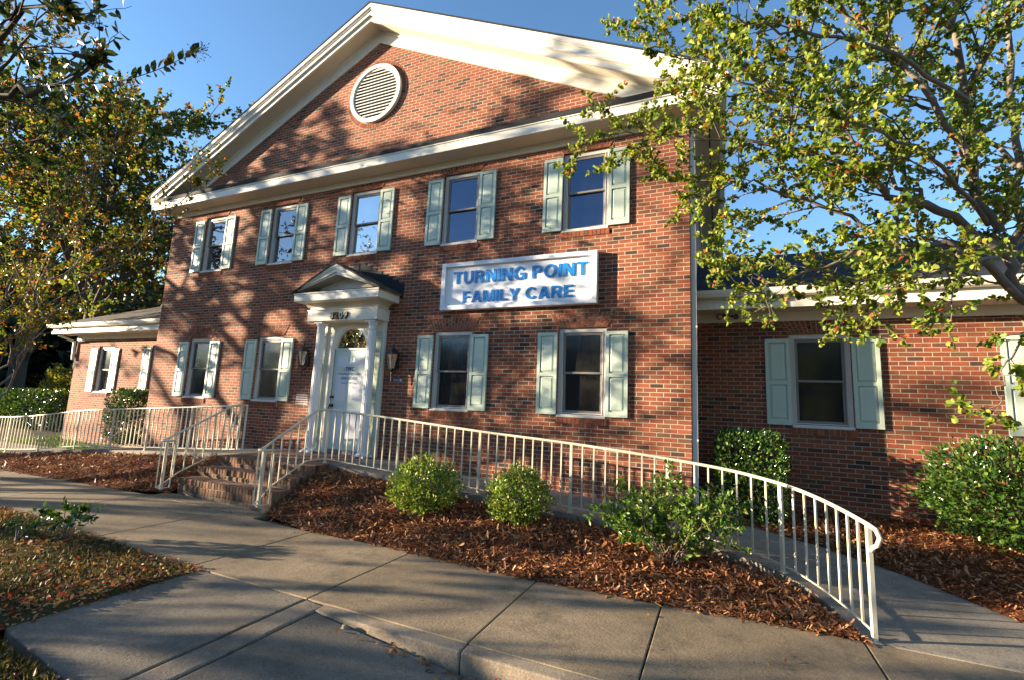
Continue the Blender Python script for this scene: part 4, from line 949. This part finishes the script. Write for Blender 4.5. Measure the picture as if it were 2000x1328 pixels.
# ================================================================== PLANTS
def unit(v): return v/(np.linalg.norm(v)+1e-9)
class Tree:
    def __init__(s, seed, P):
        s.r = random.Random(seed); s.np = np.random.default_rng(seed); s.P = P; s.tb = MB(); s.trunk = MB(); s.lp = []; s.ld = []
    def rv(s): return s.np.normal(size=3)
    def limb(s, pts, r0, r1, level=0, k=4):
        """a guided limb through given points, then its own side branches"""
        pts = [np.array(p, float) for p in pts]
        if k and len(pts) > 2: pts = list(smoothp(pts, k))
        elif k and len(pts) == 2: pts = [pts[0]+(pts[1]-pts[0])*t for t in np.linspace(0, 1, 6)]
        L = sum(np.linalg.norm(b-a) for a, b in zip(pts[:-1], pts[1:]))
        for i in range(1, len(pts)-1): pts[i] = pts[i]+s.rv()*L*.008
        rad = list(np.linspace(r0, r1, len(pts))**1.0)
        (s.trunk if level < 0 else s.tb).tube(pts, rad, 9 if r0 > .06 else 6 if r0 > .02 else 4, cap=False)
        s.side(pts, rad, L, max(level, 0))
    def side(s, pts, rad, L, level):
        P = s.P; lv = P['levels'][min(level, len(P['levels'])-1)]
        if level >= len(P['levels']): s.foliage(pts, L); return
        n = max(1, int(L*lv['n']*s.r.uniform(.8, 1.2)))
        N = len(pts)-1
        for j in range(n):
            t = lv.get('t0', .2)+(1-lv.get('t0', .2))*(j+s.r.random())/n; t = min(t, .999)
            i = min(int(t*N), N-1); f = t*N-i; p = pts[i]*(1-f)+pts[i+1]*f; tan = unit(pts[i+1]-pts[i])
            side = unit(np.cross(tan, s.rv())); a = math.radians(s.r.gauss(lv.get('ang', 48), 12))
            d = unit(tan*math.cos(a)+side*math.sin(a)+np.array(P.get('bias', (0, 0, 0)))*lv.get('b', 1)+np.array([0, 0, lv.get('up', .15)]))
            ln = min(lv['len']*s.r.uniform(.55, 1.25), max(.1, L)*1.1)*(1.15-.45*t)
            r = min(rad[i]*.65, lv['r'])
            s.branch(p, d, ln, r, level+1)
        if lv.get('tip', True): s.foliage(pts[-3:], L*.3)
    def branch(s, p, d, ln, r, level):
        k = 5; pts = [p]; seg = ln/k
        for i in range(k):
            d = unit(d+s.rv()*s.P.get('wob', .16)+np.array([0, 0, s.P.get('trop', .04)])); p = p+d*seg; pts.append(p)
        s.tb.tube(pts, list(np.linspace(r, r*.35+.0006, k+1)), 5 if r > .015 else 3, cap=False)
        if level >= len(s.P['levels']): s.foliage(pts, ln)
        else: s.side(pts, list(np.linspace(r, r*.35, k+1)), ln, level)
    def foliage(s, pts, L):
        P = s.P; n = s.np.poisson(max(.0, L*P['dens']))
        for _ in range(n):
            t = s.r.random()**.7*(len(pts)-1); i = min(int(t), len(pts)-2); f = t-i
            p = pts[i]*(1-f)+pts[i+1]*f; tan = unit(pts[i+1]-pts[i])
            d = unit(tan*.5+s.rv()*.8+np.array([0, 0, P.get('hang', -.25)]))
            s.lp.append(p+s.rv()*P.get('spread', .012)); s.ld.append(d)
    def finish(s, root, bark, leafm, size, shape, keep=None):
        if s.trunk.v: s.trunk.build('trunk', bark, root, smooth=True)
        if s.tb.v: s.tb.build('branches', bark, root, smooth=True)
        P_, D_ = np.array(s.lp), np.array(s.ld)
        if keep is not None and len(P_): q = keep(P_); P_, D_ = P_[q], D_[q]
        if len(P_):
            V, F = leaves(P_, D_, s.np.uniform(.65, 1.25, len(P_))*size, shape, rng=s.np); fast_mesh('crown', V, F, leafm, root)
        return len(P_)

# ---- pear tree leaning in from the right
pr_ = empty('pear_tree', (4.15, -1.05, -.65), 'pear tree with yellow green leaves and a few red ones, reaching in from the right', 'tree')
T = Tree(5, dict(levels=[dict(n=5.6, len=.85, r=.014, ang=50, up=.14), dict(n=8, len=.40, r=.006, ang=48, up=.05)], dens=62, wob=.17, trop=.03, hang=-.3, spread=.012, bias=(-.12, -.05, 0)))
FK = U(2040, 620, 5.1)
T.limb([(4.15, -1.05, -.75), (4.05, -1.05, .3), (3.75, -1.0, 1.2), FK], .16, .13, -1)
def G_(*a): return [U(*q) for q in a]
T.limb([FK]+G_((1975, 540, 5.0), (1930, 440, 5.0), (1905, 330, 5.0), (1885, 180, 5.1), (1860, 0, 5.2), (1830, -220, 5.4)), .06, .025)
T.limb([FK]+G_((1995, 480, 5.2), (1985, 330, 5.5), (1975, 120, 5.7), (1990, -150, 6.0)), .06, .025)
T.limb(G_((1960, 500, 5.0), (1850, 425, 4.95), (1760, 385, 4.9), (1660, 310, 4.9), (1540, 215, 5.0), (1440, 130, 5.1), (1350, 40, 5.2)), .05, .010)
T.limb([FK]+G_((1950, 540, 4.9), (1860, 480, 4.8), (1790, 480, 4.8)), .045, .03)
T.P = dict(T.P, dens=38); T.P['levels'] = [dict(n=5.5, len=.42, r=.008, ang=45, up=.16), dict(n=8, len=.24, r=.004, ang=45, up=.12)]
T.limb(G_((1790, 480, 4.8), (1690, 490, 4.7), (1590, 530, 4.65), (1500, 560, 4.6), (1430, 580, 4.6)), .028, .003)
T.limb(G_((1860, 490, 4.8), (1760, 535, 4.7), (1680, 575, 4.6), (1600, 600, 4.6)), .02, .003)
T.P = dict(T.P, dens=72); T.P['levels'] = [dict(n=5.6, len=.85, r=.014, ang=50, up=.14), dict(n=8, len=.40, r=.006, ang=48, up=.05)]
T.limb(G_((1700, 350, 4.9), (1600, 300, 5.0), (1480, 275, 5.15), (1350, 268, 5.3), (1250, 258, 5.4), (1165, 265, 5.45)), .025, .004)
T.limb(G_((1790, 505, 4.8), (1690, 440, 4.9), (1590, 400, 5.0), (1480, 360, 5.2), (1400, 370, 5.3), (1330, 385, 5.4)), .025, .004)
T.limb(G_((1800, 400, 4.9), (1700, 300, 5.3), (1560, 190, 5.5), (1420, 150, 5.6), (1330, 110, 5.7), (1265, 100, 5.7)), .025, .004)
T.limb(G_((1860, 500, 4.8), (1740, 545, 4.9), (1600, 545, 5.0), (1500, 555, 5.0), (1440, 565, 5.0)), .018, .003)
T.limb(G_((1905, 330, 5.0), (1820, 200, 5.0), (1700, 60, 5.1), (1560, -60, 5.2), (1450, -120, 5.3)), .035, .008)
T.limb(G_((1890, 200, 5.0), (1780, 130, 4.5), (1640, 80, 4.2), (1500, 50, 4.2), (1380, 20, 4.3)), .025, .005)
T.limb(G_((1930, 440, 5.0), (1840, 330, 4.5), (1720, 260, 4.2), (1600, 220, 4.1)), .025, .005)
T.limb(G_((1890, 180, 5.1), (1960, 60, 4.7), (2040, -40, 4.5)), .03, .006)
T.limb(G_((1860, 60, 5.2), (1760, -20, 5.0), (1640, -80, 4.9)), .03, .006)
T.limb(G_((1985, 330, 5.5), (1900, 250, 5.9), (1780, 200, 6.2), (1650, 200, 6.3), (1500, 240, 6.3)), .03, .005)
T.limb(G_((1960, 500, 5.0), (1880, 520, 4.5), (1800, 540, 4.3), (1720, 550, 4.2)), .022, .004)
T.P = dict(T.P); T.P['levels'] = [dict(n=4, len=.35, r=.008, ang=50, up=.0), dict(n=8, len=.18, r=.004, ang=48)]
T.limb([FK]+G_((2010, 640, 4.3), (1985, 690, 3.9), (1960, 735, 3.8), (1950, 780, 3.8), (1975, 830, 3.8)), .012, .003)
npear = T.finish(pr_, 'bark', 'pear', .051, 'round')

# ---- crape myrtles in the grass island on the left
cl_ = [dict(n=3.2, len=1.0, r=.012, ang=35, up=.25), dict(n=6, len=.42, r=.005, ang=42, up=.1)]
c2 = empty('crape_myrtle', (-12.1, -4.55, -.69), 'crape myrtle with tan multiple stems and orange autumn leaves left of the walk', 'tree')
T = Tree(8, dict(levels=cl_, dens=42, wob=.10, trop=.06, hang=-.2, spread=.01))
B = np.array([-12.1, -4.55, -.69])
for q in ([(0, 760, 7.3), (60, 680, 7.2), (140, 580, 7.2), (230, 510, 7.3), (300, 440, 7.4), (350, 380, 7.3), (385, 350, 7.3)],
          [(-40, 700, 7.6), (10, 560, 7.6), (90, 420, 7.6), (170, 330, 7.6), (250, 250, 7.6)],
          [(-60, 700, 7.6), (-30, 500, 7.8), (10, 330, 7.9), (60, 180, 8.0), (120, 60, 8.0)],
          [(20, 730, 7.6), (80, 560, 7.9), (160, 440, 8.1), (200, 330, 8.2), (240, 200, 8.2)],
          [(-20, 740, 7.2), (40, 640, 6.8), (90, 560, 6.6), (170, 500, 6.6), (260, 470, 6.7)],
          [(-90, 650, 7.4), (-90, 400, 7.0), (-40, 200, 6.6), (20, 60, 6.4)]):
    T.limb([B+T.rv()*[.12, .12, 0]]+[U(a, b, c*1.19) for a, b, c in q], .024, .005)
T.finish(c2, 'bark', 'crape', .062, 'oval')
c1 = empty('crape_myrtle', (-5.3, -7.9, -.73), 'crape myrtle with shade-darkened leaf colour and seed heads overhanging the top left corner', 'tree')
T = Tree(12, dict(levels=[dict(n=3.2, len=.5, r=.007, ang=35, up=.1), dict(n=5, len=.22, r=.004, ang=40, up=.05)], dens=34, wob=.12, trop=.03, hang=-.1, spread=.006))
B = np.array([-5.3, -7.9, -.73])
T.limb([B, B+[.1, .1, 1.4], U(-180, 330, 3.2), U(-60, 210, 3.0), U(60, 170, 2.9), U(150, 130, 2.85), U(200, 95, 2.8)], .035, .004)
T.limb([B+[.1, 0, 0], B+[.2, .1, 1.5], U(-160, 180, 3.0), U(-40, 90, 2.8), U(60, 40, 2.7), U(140, 30, 2.6)], .035, .004)
T.limb([U(-160, 300, 3.0), U(-60, 280, 2.9), U(30, 300, 2.9), U(90, 320, 2.9)], .012, .003)
T.limb([U(-60, 210, 3.0), U(20, 120, 3.0), U(60, 60, 3.0), U(100, 10, 3.0)], .012, .003)
lv = T.P['levels']; T.P = dict(T.P, levels=[dict(n=0.01, len=.1, r=.002)], dens=0)
# two bare-tipped sprays with paired leaves and seed heads
def spray(pts, r):
    pts = list(smoothp([np.array(p) for p in pts], 5)); T.tb.tube(pts, list(np.linspace(r, .0012, len(pts))), 4, cap=False); L = len(pts)
    for i in range(2, L-3):
        tan = unit(pts[i+1]-pts[i])
        for sgn in (-1, 1):
            for q in range(1):
                d = unit(tan*.55+sgn*CU*.8+T.rv()*.18); T.lp.append(pts[i]+T.rv()*.004); T.ld.append(d)
    tip = pts[-4:]
    for i in range(46):
        p = tip[T.r.randrange(3)]; d = unit(T.rv()+unit(pts[-1]-pts[-4])*1.0); e = p+d*T.r.uniform(.02, .055)
        T.tb.tube([p, e], [.0009, .0007], 3, cap=False); T.tb.tube([e, e+d*.004, e+d*.008], [.001, .0034, .001], 5)
spray([U(60, 170, 2.9), U(150, 165, 2.8), U(230, 160, 2.75), U(300, 140, 2.7), U(350, 118, 2.65), U(400, 95, 2.6)], .0035)
spray([U(40, 60, 2.8), U(90, 50, 2.8), U(140, 48, 2.75), U(196, 45, 2.7)], .003)
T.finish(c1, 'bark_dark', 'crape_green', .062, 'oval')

# ---- general broadleaf tree
def tree(name, label, base, h, rad, seed, leafm, bark, n_limb=7, dens=9, size=.12, lv=None, group=None, crown0=.3, shape='round', lean=(0, 0)):
    root = empty(name, base, label, 'tree', group); s = 1.0
    T = Tree(seed, dict(levels=lv or [dict(n=1.5, len=rad*.45, r=.05, ang=45, up=.2), dict(n=3.2, len=rad*.2, r=.015, ang=45, up=.08)], dens=dens, wob=.15, trop=.05, hang=-.15, spread=.03))
    b = np.array(base, float); tr = .020*h+.05
    topp = b+np.array([lean[0], lean[1], h*.93])
    tp = [b+(topp-b)*t+T.rv()*[.12, .12, 0]*(t*h*.12) for t in np.linspace(0, 1, 7)]
    T.P0 = T.P; T.trunk.tube(list(smoothp(tp, 3)), list(np.linspace(tr, tr*.12, 19)), 10, cap=False)
    for k in range(n_limb):
        t = crown0+(.92-crown0)*k/(n_limb-1)*T.r.uniform(.9, 1.08); p = b+(topp-b)*t; a = k*2.4+T.r.uniform(-.4, .4)
        reach = rad*(math.sin(math.pi*min(1, max(.12, (t-crown0*.75)/(1.08-crown0*.75))))**.6)*T.r.uniform(.8, 1.15); rise = h*(.10+.16*(1-t))*T.r.uniform(.7, 1.3)
        e = p+np.array([math.cos(a)*reach, math.sin(a)*reach, rise]); mid = (p+e)/2+np.array([0, 0, rise*.18])+T.rv()*.15
        T.limb([p, mid, e], tr*.5*(1-t*.6), .015)
    T.side([np.array(x) for x in tp[3:]], [tr*.3]*4, h*.4, 0)
    T.finish(root, bark, leafm, size, shape); return root
LVB = lambda rad: [dict(n=1.9, len=rad*.42, r=.05, ang=48, up=.15), dict(n=3.6, len=rad*.2, r=.014, ang=48, up=.05)]
tree('maple_tree', 'tall maple with green leaves turning orange standing left of the low left wing', (-25.2, 3.6, -.5), 15.0, 5.6, 31, 'maple', 'bark_dark', 17, 24, .15, LVB(5.6), crown0=.24)
tree('maple_tree', 'dense green maple at the left edge behind the clipped hedge', (-33.0, 4.5, -.4), 17.0, 6.5, 33, 'maple', 'bark_dark', 17, 17, .18, LVB(6.5), crown0=.16)
# bare trees and woods far behind
LBARE = [dict(n=2.0, len=2.0, r=.04, ang=35, up=.35), dict(n=3.2, len=.8, r=.014, ang=35, up=.2)]
for i, (px, D, h) in enumerate([(262, 46, 15), (300, 48, 17), (324, 55, 18), (345, 44, 15)]):
    b = U(px, 700, D); tree('bare_tree', ['thin bare tree far behind the left wing roof, left of the others', 'tall bare tree far behind the left wing, second from the left', 'bare brown tree far behind, beside the corner of the main block', 'bare tree far behind mostly hidden by the main block'][i],
         (float(b[0]), float(b[1]), -.6), h, 3.0, 60+i, 'brown_leaf', 'bark_dark', 9, 2.0, .2, LBARE, 'bare trees far behind the building', .3)
def woods(name, pts, h, n, mat, size, seed):
    r = np.random.default_rng(seed); P = []
    for x, y in pts:
        hh = h*r.uniform(.75, 1.2); rr = hh*.34; m_ = n
        d = r.normal(size=(m_, 3)); d /= np.linalg.norm(d, axis=1, keepdims=True); q = d*r.uniform(.55, 1, (m_, 1))*[rr, rr, hh*.5]+[x, y, hh*.48-.8]
        q += r.normal(0, .25, q.shape); P.append(q)
    P = np.concatenate(P); V, F = leaves(P, r.normal(size=P.shape), r.uniform(.6, 1.3, len(P))*size, 'round', rng=r); return tag(fast_mesh(name, V, F, mat), kind='stuff')
r_ = np.random.default_rng(4)
woods('distant_woods', [(-38-3.2*i+r_.uniform(-2, 2), 14+1.9*i+r_.uniform(-4, 4)) for i in range(13)]+[(-30-4.5*i, 24+r_.uniform(-3, 3)) for i in range(6)]+[(-44-4*i, -2+1.5*i) for i in range(9)], 9.5, 1300, 'far_leaf', .55, 2)
# trees along the street, outside the frame on the sunny side; their shadows fall over the front
LS = lambda rad: [dict(n=1.6, len=rad*.42, r=.05, ang=45, up=.15), dict(n=3.0, len=rad*.22, r=.014, ang=45, up=.06)]
for i, (x, y, h, rad, sd_, dn, lab) in enumerate([(-22.5, -5.4, 10.8, 4.3, 71, 20, 'street tree nearest the building beyond the left edge'), (-25.8, -9.2, 7.6, 3.2, 75, 3, 'thin street tree beyond the left edge nearer the street'),
        (-33.0, -9.0, 11.5, 4.6, 78, 8, 'tall street tree farther off beyond the left edge'),
        (-20.8, -8.9, 4.6, 2.1, 91, 22, 'low bushy street tree beyond the left edge near the walk'), (-14.6, -9.9, 3.3, 1.8, 92, 22, 'lowest street tree beyond the left edge beside the kerb')]):
    tree('street_tree', lab, (x, y, -.85), h, rad, sd_, 'brown_leaf', 'bark_dark', 11, dn, .16, LS(rad), 'street trees beyond the left edge', .26)
# the far side of the street: a low belt of trees, seen only in the window panes
def belt(seed):
    r = np.random.default_rng(seed); pts = []
    for k in range(64):
        a = math.radians(150+k*3.2+r.uniform(-1, 1)); d = r.uniform(55, 75); pts.append((d*math.sin(a)*1.0-4, -8+d*math.cos(a)))
    return pts
P1 = belt(5); sa = math.atan2(SUN_DIR[1], SUN_DIR[0])
low = [p for p in P1 if abs((math.atan2(p[1], p[0])-sa+math.pi) % (2*math.pi)-math.pi) < .35]; hi = [p for p in P1 if p not in low]
woods('street_woods', low, 6.0, 700, 'far_leaf', 1.0, 7); woods('street_woods', hi, 15.0, 1500, 'far_leaf', 1.1, 8)

# ---- shrubs
def shrub(name, label, c, size, n, leafm, ls, shape='round', box=False, seed=1, cat='shrub', group=None, up=.5, rough=.12, stems=26):
    root = empty(name, c, label, cat, group); r = np.random.default_rng(seed); c = np.array(c, float); hx, hy, hz = size
    d = r.normal(size=(n, 3)); d[:, 2] = d[:, 2]*.9+.1; d /= np.linalg.norm(d, axis=1, keepdims=True)
    if box: d = d/np.power(np.sum(np.abs(d)**7, axis=1, keepdims=True), 1/7.)
    rad_ = 1-np.abs(r.normal(0, .17, (n, 1))); lump = np.array([MN.noise(Vector((q*2.6).tolist())+Vector((seed, 0, 0))) for q in d])[:, None]; l2 = np.array([MN.noise(Vector((q*7).tolist())+Vector((0, seed, 0))) for q in d])[:, None]
    rad_ = rad_*(1+rough*lump*1.2+rough*.8*l2); q = d*rad_*[hx, hy, hz/2]+c+[0, 0, hz/2*1.02]
    q = q[q[:, 2] > c[2]+.0]; dd = q-(c+[0, 0, hz*.4]); dd = dd/np.linalg.norm(dd, axis=1, keepdims=True)+r.normal(0, .65, q.shape)+[0, 0, up*.5]
    V, F = leaves(q, dd, r.uniform(.6, 1.25, len(q))*ls, shape, rng=r); fast_mesh('foliage', V, F, leafm, root)
    m = MB()
    for k in range(stems):
        e = q[r.integers(len(q))]; b = c+r.normal(0, .05, 3)*[1, 1, 0]; mid = (b+e)/2+[0, 0, .06*hz]+r.normal(0, .02, 3)
        m.tube([b, mid, e], [.009, .006, .003], 4, cap=False)
    m.build('stems', 'dark_core', root); return root
shrub('boxwood', 'round light green boxwood in the mulch nearest the steps', (-3.72, -1.93, -.56), (.44, .40, .76), 4300, 'box', .036, seed=3, group='round boxwoods in the mulch bed', rough=.34)
shrub('boxwood', 'round light green boxwood in the mulch, smaller one farther from the steps', (-2.38, -1.80, -.50), (.38, .36, .68), 3600, 'box', .036, seed=9, group='round boxwoods in the mulch bed', rough=.36)
shrub('clipped_holly', 'square clipped glossy hedge bush in the corner beside the downspout', (.40, .42, -.50), (.47, .40, 1.27), 6500, 'holly', .05, 'oval', True, seed=4, rough=.05)
shrub('holly_bush', 'big glossy rounded holly bush against the right wing wall', (3.28, .28, -.5), (.84, .70, 1.30), 9500, 'holly', .062, 'oval', False, seed=6, rough=.26)
shrub('holly_bush', 'rounded dark holly bush in front of the left wing wall', (-14.75, .32, -.45), (.62, .5, 1.42), 7000, 'holly', .07, 'oval', True, seed=14, rough=.10)
shrub('clipped_hedge', 'dark clipped hedge on the lawn at the left edge', (-25.4, 2.2, -.6), (3.3, .8, 1.4), 16000, 'holly', .10, 'oval', True, seed=15, rough=.05, cat='hedge')
shrub('yellow_shrub', 'loose yellow green shrub behind the clipped hedge', (-26.0, 4.2, -.5), (2.4, 1.2, 2.5), 9000, 'yellow_shrub', .13, 'oval', seed=16, rough=.25)
shrub('yellow_shrub', 'small yellow green shrub between the hedge and the left wing', (-22.4, 4.6, -.5), (1.1, .9, 1.9), 4500, 'yellow_shrub', .12, 'oval', seed=17, rough=.25)
def twiggy(name, label, base, h, rad, seed, mat, ls, nst, dens, shape='lance', bark='bark', lv=None):
    root = empty(name, base, label, 'shrub'); T = Tree(seed, dict(levels=lv or [dict(n=9, len=rad*.36, r=.004, ang=42, up=.12), dict(n=12, len=rad*.15, r=.002, ang=45, up=.1)], dens=dens, wob=.2, trop=.03, hang=.1, spread=.006)); b = np.array(base, float)
    for k in range(nst):
        a = 2*math.pi*(k+T.r.random()*.6)/nst; o = T.r.uniform(.35, 1.0); e = b+np.array([math.cos(a)*rad*o, math.sin(a)*rad*o*.8, h*T.r.uniform(.5, 1.0)*(1.15-.45*o)])
        T.limb([b+T.rv()*[.04, .04, 0], b+(e-b)*.5+[0, 0, .10*h]+T.rv()*.04, e], .008, .002)
    T.finish(root, bark, mat, ls, shape); return root
twiggy('azalea', 'sparse twiggy shrub growing through the ramp handrail', (-.50, -2.02, -.66), 1.0, .92, 22, 'azalea', .05, 26, 80, 'oval')
twiggy('young_shrub', 'small dark leafy sprig on a thin stem in the grass island', (-6.75, -4.50, -.68), .36, .34, 25, 'holly', .06, 9, 120, 'oval')
twiggy('young_shrub', 'low dark seedling in the shaded grass island', (-6.98, -4.80, -.68), .24, .26, 27, 'holly', .05, 7, 100, 'oval')
# picket fence by the hedge
pf = empty('picket_fence', (-21.6, 3.1, -.5), 'short pale picket fence between the hedge and the left wing', 'fence'); pk = None
for k in range(12):
    x = -23.2+k*.16
    if pk is None: pk = MB().prism([(-.04, 0), (.04, 0), (.04, .95), (0, 1.02), (-.04, .95)], -.01, .01).build('picket', 'rail', pf, (x+21.6, 0, 0)); continue
    o = pk.copy(); COL.objects.link(o); o.location = (x+21.6, 0, 0)
m = MB(); m.box(-23.3, -21.3, 3.112, 3.14, -.3, -.22); m.box(-23.3, -21.3, 3.112, 3.14, .22, .3); m.build('fence_rail', 'rail', pf)
